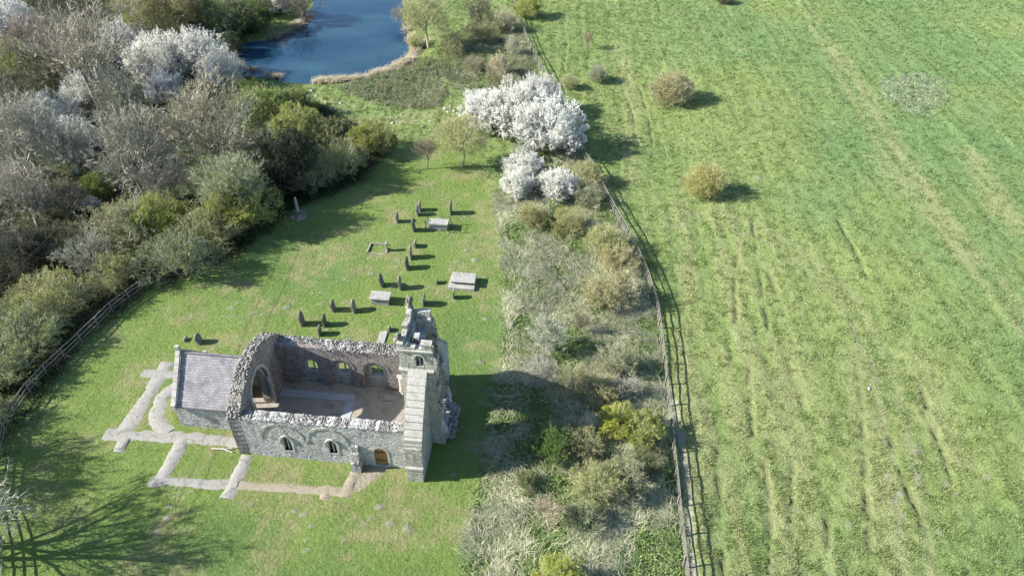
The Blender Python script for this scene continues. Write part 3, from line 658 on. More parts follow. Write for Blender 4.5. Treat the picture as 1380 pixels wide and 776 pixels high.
# chancel
CE = -5.0
for v0 in (2.05, 6.45):
    link('chancel_wall', wall_mesh([(CE, -.3), (-.003, -.3), (-.003, 2.55), (CE, 2.55)], [], 0, .55, along(v0), 'chancel_wall'), STONE, church)
lanc = [arch_loop(c, .52, 1.9, 3.9, 4.6, 8) for c in (3.75, 4.36)]
link('chancel_gable', wall_mesh([(2.05, -.3), (7.0, -.3), (7.0, 2.6), (4.525, 5.45), (2.05, 2.6)], lanc, -.45, 0, across(CE), 'chancel_gable'), STONE, church)
for s_ in (-1, 1):
    v0, v1 = (1.80, 4.525) if s_ < 0 else (7.25, 4.525)
    V = []
    def rf(u, t, up): return (u, v0 + (v1 - v0) * t, 2.42 + (5.5 - 2.42) * t + up)
    me = bpy.data.meshes.new('chancel_roof')
    vv = [rf(CE + .0, 0, .14), rf(-.004, 0, .14), rf(-.004, 1, .14), rf(CE + .0, 1, .14), rf(CE + .0, 0, 0), rf(-.004, 0, 0), rf(-.004, 1, 0), rf(CE + .0, 1, 0)]
    ff = [(0, 1, 2, 3), (4, 7, 6, 5), (0, 4, 5, 1), (1, 5, 6, 2), (2, 6, 7, 3), (3, 7, 4, 0)]
    me.from_pydata(vv, [], ff); uvl = me.uv_layers.new(name='UVMap')
    sl = math.hypot(v1 - v0, 3.08)
    for pl in me.polygons:
        for li in pl.loop_indices:
            i = me.loops[li].vertex_index % 4; uvl.data[li].uv = (vv[i][0] - CE, 0 if i < 2 else sl)
    link('chancel_roof', me, SLATE, church)
m = MB(); u_ = CE
while u_ < -.2: w = min(.5, -.01 - u_); m.tube([(u_, 4.525, 5.62), (u_ + w - .012, 4.525, 5.62)], .11, 8); u_ += .5
m.build('ridge_tile', SLATE, church)
m = MB()
for s_ in (-1, 1):
    v0 = 1.72 if s_ < 0 else 7.33; n = 7
    for i in range(n):
        t0, t1 = i / n, (i + 1) / n - .01
        P = [(v0 + (4.525 - v0) * t, 2.5 + 3.2 * t) for t in (t0, t1)]
        m.prism([(P[0][0], P[0][1]), (P[1][0], P[1][1]), (P[1][0], P[1][1] + .3), (P[0][0], P[0][1] + .3)], lambda a, z, t: (t, a, z), CE - .34, CE - .0)
    m.box((CE - .36, v0 - .12 if s_ < 0 else v0 - .2, 2.3), (CE + .0, v0 + .2 if s_ < 0 else v0 + .12, 2.86))
m.box((CE - .33, 4.4, 5.9), (CE - .05, 4.65, 6.25)); m.build('gable_coping', PALE, church)
# west gable with its long stone weatherings either side of the tower
G0, G1 = 12.95, 14.15
out = [(-1.05, -.3), (2.5, -.3), (2.5, 7.95), (2.2, 7.9), (-.45, 4.35), (-.62, 3.7), (-.85, 3.5), (-.9, 1.5), (-1.05, 1.4)]
link('west_gable', wall_mesh(out, [], 0, G1 - G0, across(G0), 'west_gable'), ASHLAR, church)
out = [(6.2, -.3), (9.35, -.3), (9.35, 3.85), (6.6, 7.1), (6.2, 7.4)]
link('west_gable', wall_mesh(out, [], .35, G1 - G0 + .2, across(G0), 'west_gable_south'), STONE, church)
m = MB()
def slabs(m, va, za, vb, zb, n, ua, ub):
    for i in range(n):
        t0, t1 = i / n, (i + 1) / n - .012; e = random.uniform(-.015, .02)
        a, b = (va + (vb - va) * t0, za + (zb - za) * t0), (va + (vb - va) * t1, za + (zb - za) * t1)
        m.prism([(a[0], a[1]), (b[0], b[1]), (b[0], b[1] + .16 + e), (a[0], a[1] + .16 + e)], lambda p, z, t: (t, p, z), ua + random.uniform(-.03, .02), ub + random.uniform(-.02, .03))
slabs(m, -.5, 4.3, 2.35, 7.95, 9, G0 - .05, G1 + .05)
m.box((G0 - .04, -.78, 3.55), (G1 + .04, -.45, 3.86)); m.box((G0 - .05, -.72, 3.863), (G1 + .05, -.46, 4.3)); m.build('coping', PALE, church); m = MB(); m.box((G0 - .04, -1.1, 1.35), (G1 + .04, -.88, 1.55)); m.build('buttress_ledge', PALE, church)
m = MB(); slabs(m, 9.4, 3.85, 6.25, 7.4, 4, G0 + .3, G1 + .25); m.build('coping', PALE, church)
# tower: three standing sides, the west side fallen
T0, T1, TN, TS, TZ = 12.35, 14.75, 2.5, 6.2, 9.85
belf = arch_loop(13.72, .52, 8.35, 8.95, 9.35)
out = [(T0, -.2), (15.1, -.2), (15.3, 1.2), (14.95, 2.4), (15.15, 3.6), (14.8, 4.6), (15.0, 5.8), (14.75, 6.6), (14.95, 7.4), (14.9, 8.2), (14.98, 8.9), (14.7, 9.5), (14.62, TZ), (T0, TZ)]
link('tower_wall', wall_mesh(out, [belf], 0, .6, along(TN), 'tower_wall_north'), ASHLAR, church)
out = [(TN + .602, -.2), (TS - .602, -.2), (TS - .602, TZ), (TN + .602, TZ)]
link('tower_wall', wall_mesh(out, [arch_loop(4.35, 1.3, .1, 4.2, 5.4), arch_loop(4.35, .5, 8.3, 8.9, 9.3)], 0, .55, across(T0), 'tower_wall_east'), ASHLAR, church)
out = [(T0, -.2), (14.9, -.2), (15.1, 1.5), (14.7, 3.0), (14.9, 4.4), (14.4, 5.6), (14.5, 7.0), (14.1, 8.2), (14.2, 9.2), (13.95, TZ), (T0, TZ)]
link('tower_wall', wall_mesh(out, [], -.6, 0, along(TS), 'tower_wall_south'), ASHLAR, church)
cap('broken_masonry', [(14.75, TN + .32, z) for z in (1.0, 2.5)] + [(15.0, TN + .32, 4.0), (14.85, TN + .32, 6.0), (14.85, TN + .32, 7.5), (14.85, TN + .32, 9.6)], .6, church, 31, (0, 1, 0), size=.10, rows=4, step=.16)
cap('broken_masonry', [(14.85, TS - .3, .5), (14.75, TS - .3, 3.0), (14.5, TS - .3, 5.5), (14.2, TS - .3, 8.2), (14.0, TS - .3, 9.7)], .6, church, 32, (0, 1, 0), size=.10, rows=4, step=.16)
for z in (7.9, TZ - .02):
    m = MB(); e = .12
    m.prism([(TN - e, z - .06), (TN - e, z + .06), (TN - .003, z + .16), (TN - .003, z - .12)], lambda p, q, t: (t, p, q), T0 - .1, 14.7)
    m.box((T0 - .12, TN - .003, z - .06), (T0 - .003, TS + .05, z + .1)); m.build('string_course', PALE, church)
m = MB(); o_, i_ = arch_loop(13.72, .86, 8.8, 8.95, 9.6, 10), arch_loop(13.72, .66, 8.8, 8.95, 9.46, 10)
for i in range(2, len(o_) - 1): m.prism([o_[i], o_[i + 1], i_[i + 1], i_[i]], lambda a, z, t: (a, t, z), TN - .09, TN)
bw = m.build('belfry_window', PALE, church)
m = MB(); m.box((13.67, TN + .15, 8.35), (13.77, TN + .25, 9.3)); m.build('mullion', PALE, bw)
m = MB()                                                                       # stepped parapet
for u0_, u1_, z in ((T0 - .08, 12.95, 10.35), (12.96, 13.5, 10.2), (13.51, 13.95, 10.05), (13.96, 14.62, 10.42)): m.box((u0_, TN - .06, TZ + .01), (u1_, TN + .34, z), .015)
m.box((13.9, TN - .12, 10.43), (14.65, TN + .40, 10.56), .02); m.box((T0 - .12, TN - .1, 10.353), (12.7, TN + .38, 10.47), .02)
v_ = TN + .345
for w, z in ((.55, 10.45), (.75, 10.15), (.5, 10.5), (.7, 10.2), (.7, 10.5)): m.box((T0 - .08, v_, TZ + .01), (T0 + .3, v_ + w - .015, z), .015); v_ += w
m.box((T0 + .31, TS - .36, TZ + .01), (13.2, TS + .04, 10.25), .02); m.box((13.21, TS - .36, TZ + .01), (13.9, TS + .04, 10.38), .02); m.build('parapet', ASHLAR, church)
for (u_, v_, h) in ((T0 + .1, TS - .1, 1.25), (T0 - .02, TN + .35, .75)):
    r = np.random.default_rng(int(h * 10)); n = 46; P = [(u_ + r.normal() * .1, v_ + r.normal() * .1, 10.25 + h * k / n) for k in range(n)]
    lump_part('pinnacle', P, np.full((n, 3), .13) * r.uniform(.6, 1.2, (n, 3)) * np.linspace(1.15, .75, n)[:, None], 40, church)
m = MB(); m.box((T0 + .56, TN + .61, 8.9), (13.7, TS - .61, 9.05), .02); m.box((13.1, 3.7, 9.06), (13.5, 4.2, 9.9), .05); m.box((13.55, 3.3, 6.0), (14.0, 3.8, 9.4), .1); m.build('tower_floor', STONE, church)
r = np.random.default_rng(9); n = 420                                           # stump of the fallen west side
P = np.stack([r.uniform(14.3, 15.7, n), r.uniform(2.9, 6.0, n), np.zeros(n)], 1); hmax = 2.3 * (1 - .55 * np.abs(P[:, 0] - 14.75) / 1.0) * (.65 + .35 * np.sin(P[:, 1] * 1.7)); P[:, 2] = np.clip(r.random(n) ** .4 * hmax, .05, 3)
m = MB(); m.box((14.35, 3.0, -.2), (15.5, 5.9, 1.0), .12); m.box((14.35, 3.2, 1.0), (15.2, 5.6, 1.75), .12); st_ = m.build('tower_stump', STONE, church)
lump_part('rubble', P, np.stack([r.uniform(.12, .3, n), r.uniform(.12, .26, n), r.uniform(.1, .2, n)], 1), 44, st_, jag=.3)

# ------------------------------------------------------------------ graves
def z_over(px, py, p):                    # height at which the sight line of a spot passes over ground point p
    d = ray(px, py); return CAM_H + d.z * p.y / d.y
def head_profile(w, h, kind):
    if kind == 'round': return [(-w / 2, -.3), (w / 2, -.3)] + [(w / 2 * math.cos(t), h - w * .42 + w * .42 * math.sin(t)) for t in [math.pi * i / 10 for i in range(11)]]
    if kind == 'shoulder': return [(-w / 2, -.3), (w / 2, -.3), (w / 2, h * .78), (w * .36, h * .80)] + [(w * .33 * math.cos(t), h * .84 + h * .16 * math.sin(t)) for t in [math.pi * i / 8 for i in range(9)]] + [(-w * .36, h * .80), (-w / 2, h * .78)]
    if kind == 'point': return [(-w / 2, -.3), (w / 2, -.3), (w / 2, h * .72), (w * .3, h * .9), (0, h), (-w * .3, h * .9), (-w / 2, h * .72)]
    if kind == 'ogee': return [(-w / 2, -.3), (w / 2, -.3), (w / 2, h * .8), (w * .44, h * .86), (w * .3, h * .87), (w * .2, h * .95), (0, h), (-w * .2, h * .95), (-w * .3, h * .87), (-w * .44, h * .86), (-w / 2, h * .8)]
    return [(-w / 2, -.3), (w / 2, -.3), (w * .46, h * .9), (w * .1, h), (-w * .3, h * .96), (-w * .5, h * .8)]
def headstone(px, py, hpx, w, kind, label, th=.13, lean=0.0, rz=0.0):
    p = G(px, py); h = max(.3, z_over(px, py - hpx, p) - .05)
    m = MB(); m.prism(head_profile(w, h, kind), lambda a, z, t: (t, a, z), -th / 2, th / 2)
    o = m.build('headstone', GRAVE, None, bevel=.012); o.location = (p.x, p.y + w * .4, float(surf(p.x, p.y)))
    o.rotation_euler = (math.radians(random.uniform(-4, 4)), math.radians(lean * 1.5 + random.uniform(-2, 2)), PHI + math.radians(rz))
    return tag(o, label, 'gravestone', 'headstones in the churchyard')
for a in [(563, 291.8, 14, .75, 'shoulder', 'dark headstone in front of another one left of the railed tomb, top of the churchyard', .13, -3),
          (566, 286, 13, .75, 'round', 'rearmost of the two close headstones above the railed tomb', .13, -2),
          (535.5, 301, 13.5, .7, 'round', 'dark round topped headstone standing alone far left of the railed tomb', .16, -3),
          (558, 313.2, 17, .8, 'ogee', 'tall shaped headstone immediately left of the railed tomb', .16, -3),
          (607.5, 289.8, 17, .85, 'round', 'tall thin headstone behind the right end of the railed tomb', .09, 1),
          (559, 334.5, 8, .75, 'broken', 'low stub of a headstone right of the kerbed grave', .22, 0),
          (553.5, 350.5, 16.5, .85, 'shoulder', 'upper of the two tall dark headstones between kerbed grave and ledger tomb', .13, -2),
          (549, 364.5, 16, .85, 'round', 'lower of the two tall dark headstones below the kerbed grave', .13, -3),
          (515.5, 388.5, 17, .8, 'point', 'tall pointed headstone behind the plain chest tomb, left one of a pair', .15, -6),
          (539.5, 392, 16, .8, 'round', 'tall headstone behind the plain chest tomb, right one of a pair', .15, -2),
          (589, 384.5, 6.5, .6, 'broken', 'very small stone stump left of the stepped ledger tomb', .16, 2),
          (611, 404, 11.5, .6, 'round', 'small headstone just in front of the stepped ledger tomb', .10, 1),
          (570.5, 414, 14, .9, 'shoulder', 'thin pale headstone right of the plain chest tomb behind the tower top', .08, 3),
          (449.5, 420.8, 13.5, .75, 'round', 'left one of two headstones in a row left of the plain chest tomb', .16, -4),
          (477, 422.5, 15, .8, 'round', 'broad dark headstone next to the left end of the plain chest tomb', .17, -3),
          (407.3, 440.3, 18, .8, 'point', 'tall pointed headstone above the nave wall, farthest left of its row', .17, -4),
          (437.3, 441, 14.5, .7, 'ogee', 'medium headstone directly above another by the nave wall', .15, -2),
          (430.5, 453.5, 12, .7, 'round', 'headstone closest to the top of the nave far wall', .12, 0),
          (524, 448.5, 6, .6, 'round', 'tiny dark headstone close beside the tower', .2, -2),
          (268.7, 464.6, 12, .75, 'round', 'dark headstone leaning above the chancel roof', .15, -7),
          (248.7, 460.6, 4, .55, 'broken', 'low stone stub left of the headstone above the chancel roof', .14, 0)]: headstone(*a)

def tomb_root(px, py, label, rz=PHI):
    p = G(px, py); return tag(empty('chest_tomb', (p.x, p.y, float(surf(p.x, p.y))), rz), label, 'tomb')
# plain chest tomb
p0, p1 = G(500, 411), G(524, 415); wd = (p1 - p0).length
t = tomb_root(500, 411.5, 'plain chest tomb with a pale flat lid nearest the church', PHI); m = MB(); m.box((0.02, .05, -.2), (wd - .1, 1.0, .72), .01); m.build('chest', TOMB, t, .015)
m = MB(); m.box((-.1, -.07, .72), (wd + .03, 1.12, .84)); m.build('lid', TOMB, t, .02)
# railed chest tomb
p0, p1 = G(577, 310), G(604, 310); wd = (p1 - p0).length
t = tomb_root(577, 310, 'pale chest tomb inside thin iron railings, topmost tomb'); m = MB(); m.box((.08, .05, -.2), (wd - .1, .95, .70), .01); m.build('chest', TOMB, t, .015)
m = MB(); m.box((0, -.05, .70), (wd, 1.05, .82)); m.build('lid', TOMB, t, .02)
for x in (-.2, wd + .15):
    for y in (-.25, 1.25):
        m = MB(); m.tube([(x, y, -.2), (x, y, 1.15), (x, y, 1.22), (x, y, 1.3)], [.035, .035, .06, .01], 6); m.build('railing_post', IRON, t)
m = MB()
for z in (.35, 1.0): m.tube([(-.2, 1.25, z), (wd + .15, 1.25, z)], .018, 5); m.tube([(-.2, -.25, z), (-.2, 1.25, z)], .018, 5); m.tube([(wd + .15, -.25, z), (wd + .15, 1.25, z)], .018, 5); m.tube([(-.2, -.25, z), (wd + .15, -.25, z)], .012, 5)
m.build('railing', IRON, t)
# stepped ledger tomb
p0, p1 = G(604, 390), G(639, 392); wd = (p1 - p0).length
t = tomb_root(604, 391, 'stepped ledger tomb with a wide grey slab, right of the other tombs'); m = MB(); m.box((0, 0, -.2), (wd, 2.0, .26), .02); m.build('plinth', TOMB, t, .02)
m = MB(); m.box((.25, .62, .26), (wd - .12, 1.82, .5)); m.build('base', GRAVE, t, .02); m = MB(); m.box((.15, .5, .5), (wd, 1.95, .64)); m.build('slab', TOMB, t, .02)
# kerbed grave
p = G(493.5, 341.5); q = G(519, 342.5); wd = (q - p).length
t = tag(empty('kerbed_grave', (p.x, p.y, float(surf(p.x, p.y))), PHI), 'kerbed grave with a rounded pale headstone at its right end', 'grave')
m = MB(); L_ = wd; m.box((0, 0, -.2), (.14, 1.75, .17), .01); m.box((.145, 1.6, -.2), (L_, 1.75, .17), .01); m.box((.145, 0, -.2), (L_, .13, .10), .01); m.build('kerb', GRAVE, t, .01)
m = MB(); m.prism([(.3, -.2), (1.15, -.2), (1.15, .15), (.92, .2), (.9, .75)] + [(.72 + .24 * math.cos(a), .95 + .24 * math.sin(a)) for a in [math.pi * i / 8 - .4 for i in range(10)]] + [(.53, .75), (.52, .2), (.3, .15)], lambda a, z, x: (x, a, z), L_ + .0, L_ + .16); m.build('headstone', TOMB, t, .012)
# sunken ledger by the tower
p = G(513, 462); m = MB(); m.box((-.35, -.2, -.1), (.35, 1.4, .10), .02); o = m.build('ledger_slab', TOMB, None, .02); o.location = (p.x, p.y, float(surf(p.x, p.y))); o.rotation_euler = (0, 0, PHI); tag(o, 'flat pale ledger slab in the grass behind the nave wall beside the tower', 'gravestone')
# churchyard cross
p = G(400.5, 297.5); t = tag(empty('churchyard_cross', (p.x, p.y + .8, float(surf(p.x, p.y)))), 'broken stone cross shaft on octagonal steps at the edge of the trees', 'cross')
z = -.2
for k, (r_, h) in enumerate(((.92, .42), (.68, .25), (.46, .28))):
    m = MB(); m.tube([(0, 0, z), (0, 0, z + h)], r_, 8); m.build('step', GRAVE, t, .02); z += h
m = MB(); m.tube([(0, 0, z), (0, 0, z + .5), (-.02, .0, z + 1.6), (-.03, 0, z + 1.75)], [.2, .17, .13, .08], 8); m.build('shaft', TOMB, t)
# fallen branch on the turf
p = G(302, 607); m = MB(); m.tube([(-.95, .05, .1), (0, 0, .16), (.75, -.25, .1)], [.04, .05, .03], 6); m.tube([(.1, 0, .14), (.75, .28, .12)], .035, 6); m.tube([(-.2, .0, .1), (.6, .12, .1)], .03, 6)
o = m.build('fallen_branch', simple('bleached_wood', (.45, .42, .37), (.6, .57, .5), 4), None); o.location = (p.x, p.y, float(surf(p.x, p.y))); tag(o, 'bleached fallen branch lying on the grass plot beside the chancel', 'branch')
# white stones in the turf
def stones(spots, label, group, seed, s0=.18):
    r = np.random.default_rng(seed); proto = None
    for k, (px, py, s) in enumerate(spots):
        if k % 4 == 0:
            V, Fc, var = lumps([(0, 0, 0)], [(s0 * 1.4, s0, s0 * .3)], seed + k, .25); me = np_mesh('chalk_stone', V, Fc); me.materials.append(CHALK)
        p = G(px, py); o = bpy.data.objects.new('chalk_stone', me); COL.objects.link(o); o.location = (p.x, p.y, float(surf(p.x, p.y)) + .05); o.scale = (s, s, s); o.rotation_euler = (0, 0, r.uniform(0, 6)); tag(o, label, 'stone', group)
stones([(600, 147, 1.3), (607, 144, 1), (612, 150, 1.2), (604, 152, .9), (618, 146, 1), (611, 156, .9), (622, 143, .8)], 'small white stone beside the blossoming thicket near the pond', 'white stones beside the blossom', 3)
stones([(529, 166, 1.3), (535, 158, 1), (541, 155, .8), (526, 160, .8), (500, 160, .8), (569, 171, .9), (580, 164, .8)], 'small white stone in the grass between the pond and the olive trees', 'white stones in the grass', 23)
stones([(413, 126, 2.0), (420, 123, 1.3), (426, 129, 1), (407, 134, .9), (439, 139, 1), (459, 140, 1.2), (370, 122, .9), (384, 120, .8), (447, 148, .8)], 'white stone in the grass right by the near pond bank', 'white stones by the pond bank', 43)
stones([(1171, 524, .75)], 'lone pale stone in the open meadow', None, 63)

# ------------------------------------------------------------------ fences
def resample(pts, step):
    out = [Vector((*pts[0][:2], 0))]; rest = step
    for a, b in zip(pts, pts[1:]):
        a, b = Vector((*a[:2], 0)), Vector((*b[:2], 0)); L = (b - a).length; d = 0
        while d + rest <= L: d += rest; out.append(a.lerp(b, d / L)); rest = step
        rest -= (L - d)
    return out
def fence(name, pts, label, step=2.3, h=1.25, rails=3):
    q = resample(pts, step); o0 = q[len(q) // 2]; z0 = float(surf(o0.x, o0.y)); root = tag(empty(name, (o0.x, o0.y, z0)), label, 'fence')
    P = [(p.x - o0.x, p.y - o0.y, float(terrain(p.x, p.y)) - z0) for p in q]
    m = MB(); m.box((-.06, -.055, -.35), (.06, .055, h)); pm = m.build('post', WOOD_GREY, root, .01); pm.location = P[0]
    for k, p in enumerate(P[1:]):
        c = pm.copy(); c.parent = root; COL.objects.link(c); c.location = p; c.rotation_euler = (random.uniform(-.04, .04), random.uniform(-.04, .04), random.uniform(-.3, .3)); c.scale = (1, 1, random.uniform(.95, 1.06))
    for k in range(rails):
        m = MB(); z = h * (.3 + .32 * k)
        for a, b in zip(P, P[1:]):
            a, b = Vector(a), Vector(b); d = (b - a).normalized(); n = Vector((-d.y, d.x, 0)) * .075; e = random.uniform(-.03, .03)
            for s_ in (0,):
                A, B = a + n + Vector((0, 0, z + e)), b + n + Vector((0, 0, z + random.uniform(-.03, .03))); w = Vector((-d.y, d.x, 0)) * .02; u = Vector((0, 0, .05)); B = B - d * .006
                m.poly([A - w - u, A + w - u, A + w + u, A - w + u]); m.poly([B - w - u, B + w - u, B + w + u, B - w + u])
                for f in ((A - w - u, B - w - u, B + w - u, A + w - u), (A - w + u, A + w + u, B + w + u, B - w + u), (A - w - u, A - w + u, B - w + u, B - w - u), (A + w - u, B + w - u, B + w + u, A + w + u)): m.poly(f)
        m.build('rail', WOOD_GREY, root)
fence('post_and_rail_fence', FENCE, 'long grey post and rail fence between the churchyard strip and the meadow')
fence('post_and_rail_fence', Gs([(-14, 700), (-5, 655), (3, 615), (12, 575), (50, 520), (95, 478), (135, 440), (160, 415), (185, 398), (205, 384)]), 'grey post and rail fence along the edge of the wood', step=2.0)
fence('post_and_rail_fence', Gs([(4, 840), (8, 776), (6, 725), (-2, 690), (-14, 672)]), 'short weathered fence beside the bare tree at the lower left', step=2.0)

# overhead wires crossing the wood
for k, off in enumerate((0, 26)):
    a = at_z(-120 + off, 492, 9.5); b = at_z(360 + off, -30, 9.5); A, B = Vector((*a, 9.8)), Vector((*b, 9.8)); d = B - A
    m = MB(); m.tube([A - d * .3 + Vector((0, 0, .0))] + [A + d * t - Vector((0, 0, 2.2 * t * (1 - t))) for t in [i / 14 for i in range(15)]] + [B + d * .3], .016, 5)
    tag(m.build('overhead_wire', IRON, None), ('left of two thin overhead wires crossing above the wood', 'right of two thin overhead wires crossing above the wood')[k], 'wire', 'overhead wires above the wood')

# ------------------------------------------------------------------ trees and bushes
def unit(v): return v / (np.linalg.norm(v, axis=1, keepdims=True) + 1e-9)
class Grow:
    def __init__(s, seed, c, rad): s.r = np.random.default_rng(seed); s.c = np.array(c, float); s.rad = np.array(rad, float); s.levels = []
    def add(s, P0, D, L, R, up, jit, clip=True):
        D = unit(D); n = len(P0); L = np.asarray(L, float)
        for _ in range(2 if clip else 0):
            e = np.linalg.norm((P0 + D * L[:, None] * .95 - s.c) / s.rad, axis=1); L = np.where(e > 1, L * np.clip(1.02 / e - .0, .25, 1), L)
        M = P0 + D * (L * .5)[:, None]; D2 = unit(D + np.array([0, 0, up]) + s.r.normal(0, jit, (n, 3))); E = M + D2 * (L * .5)[:, None]
        s.levels.append((P0, M, E, D, D2, L, np.asarray(R, float) * np.ones(n)))
    def kids(s, lv, nper, tmin, a0, a1, ratio, rr, up, jit, tmax=1.0, clip=True):
        P0, M, E, D, D2, L, R = s.levels[lv]; n = len(P0); k = np.repeat(np.arange(n), nper); r = s.r
        t = r.uniform(tmin, tmax, len(k)); h = t < .5
        pos = np.where(h[:, None], P0[k] + (M - P0)[k] * (t * 2)[:, None], M[k] + (E - M)[k] * (t * 2 - 1)[:, None]); d = np.where(h[:, None], D[k], D2[k])
        q = unit(np.cross(d, unit(r.normal(size=(len(k), 3))))); a = r.uniform(a0, a1, len(k))[:, None]
        nd = d * np.cos(a) + q * np.sin(a) + np.array([0, 0, up]); nl = L[k] * ratio * r.uniform(.6, 1.25, len(k)) * (1.15 - .45 * t)
        s.add(pos, nd, nl, R[k] * rr * (1.1 - .5 * t), up * .6, jit, clip)
    def volume(s, n, L, R, hub, up, jit, lobes=5.0, rlo=.25, clump=.0, zmin=.06, lam=.6):
        r = s.r; d = unit(r.normal(size=(n * 3, 3))); q = r.uniform(rlo ** 3, 1, n * 3) ** (1 / 3.)
        lob = (.9 - .55 * lam) + lam * fbm(d[:, 0] * lobes / 2 + d[:, 2] * 1.3 + s.c[2] * 9 + r.random(), d[:, 1] * lobes / 2 - d[:, 2] * 1.7, int(r.integers(1000)), 2)
        P = s.c + d * s.rad * (q * lob)[:, None]; f = 3.2
        cl = vnoise(P[:, 0] * f + P[:, 2] * 2.1, P[:, 1] * f - P[:, 2] * 1.3, int(r.integers(1000)))
        k = (P[:, 2] > zmin) & (r.random(n * 3) < np.clip(1 - clump + (cl - .45) * clump * 4, .05, 1)); P = P[k][:n]; n = len(P)
        D = unit(P - np.array(hub)) + r.normal(0, jit, (n, 3)) + np.array([0, 0, up])
        s.add(P, D, L * r.uniform(.6, 1.3, n), R, up * .5, jit * .6, False)
    def tubes(s, lvs, sides=4):
        VV = []; FF = []; off = 0
        for lv in lvs:
            P0, M, E, D, D2, L, R = s.levels[lv]; n = len(P0); rings = []
            for P, d, f in ((P0, D, 1.0), (M, unit(D + D2), .75), (E, D2, .35)):
                a = unit(np.cross(d, np.where(np.abs(d[:, 2:3]) > .9, [[1., 0, 0]], [[0, 0, 1.]]))); b = np.cross(d, a)
                rings.append(np.stack([P + (a * math.cos(t) + b * math.sin(t)) * (R * f)[:, None] for t in [2 * math.pi * i / sides for i in range(sides)]], 1))
            V = np.stack(rings, 1).reshape(-1, 3); o = (np.arange(n) * 3 * sides)[:, None, None] + off; f = []
            for g in range(2):
                for i in range(sides): f.append([g * sides + i, g * sides + (i + 1) % sides, (g + 1) * sides + (i + 1) % sides, (g + 1) * sides + i])
            FF.append((o + np.array(f)[None]).reshape(-1, 4)); VV.append(V); off += len(V)
        return np.concatenate(VV), np.concatenate(FF)
    def ribbons(s, lvs, w):
        VV = []; FF = []; off = 0; var = []
        for lv in lvs:
            P0, M, E, D, D2, L, R = s.levels[lv]; n = len(P0); q = unit(np.cross(D, s.r.normal(size=(n, 3)))) * (w * s.r.uniform(.6, 1.3, n))[:, None]
            V = np.stack([P0 - q, P0 + q, M + q * .7, M - q * .7, E], 1).reshape(-1, 3); o = (np.arange(n) * 5)[:, None] + off
            FF += [o + np.array([[0, 1, 2]]), o + np.array([[0, 2, 3]]), o + np.array([[3, 2, 4]])]; VV.append(V); off += len(V); v = s.r.random(n); var += [v, v, v]
        return np.concatenate(VV), np.concatenate(FF), np.concatenate(var)
    def leaves(s, lv, nper, size, tmin=.2, spread=.02, upright=0.0, tuft=None):
        P0, M, E, D, D2, L, R = s.levels[lv]; n = len(P0); k = np.repeat(np.arange(n), nper); r = s.r; t = r.uniform(tmin, 1.05, len(k))[:, None]
        pos = P0[k] + (E - P0)[k] * t + r.normal(0, spread, (len(k), 3)); a = unit(r.normal(size=(len(k), 3)) + np.array([0, 0, upright])); b = unit(np.cross(a, r.normal(size=(len(k), 3))))
        sz = (size * r.uniform(.6, 1.4, len(k)))[:, None]; a = a * sz; b = b * sz * .7
        V = np.stack([pos - a, pos - b * .9, pos + a, pos + b * .9], 1).reshape(-1, 3)
        cl = r.random(n); return V, np.arange(len(V)).reshape(-1, 4), np.clip(.55 * r.random(len(k)) + .45 * cl[k], 0, 1)

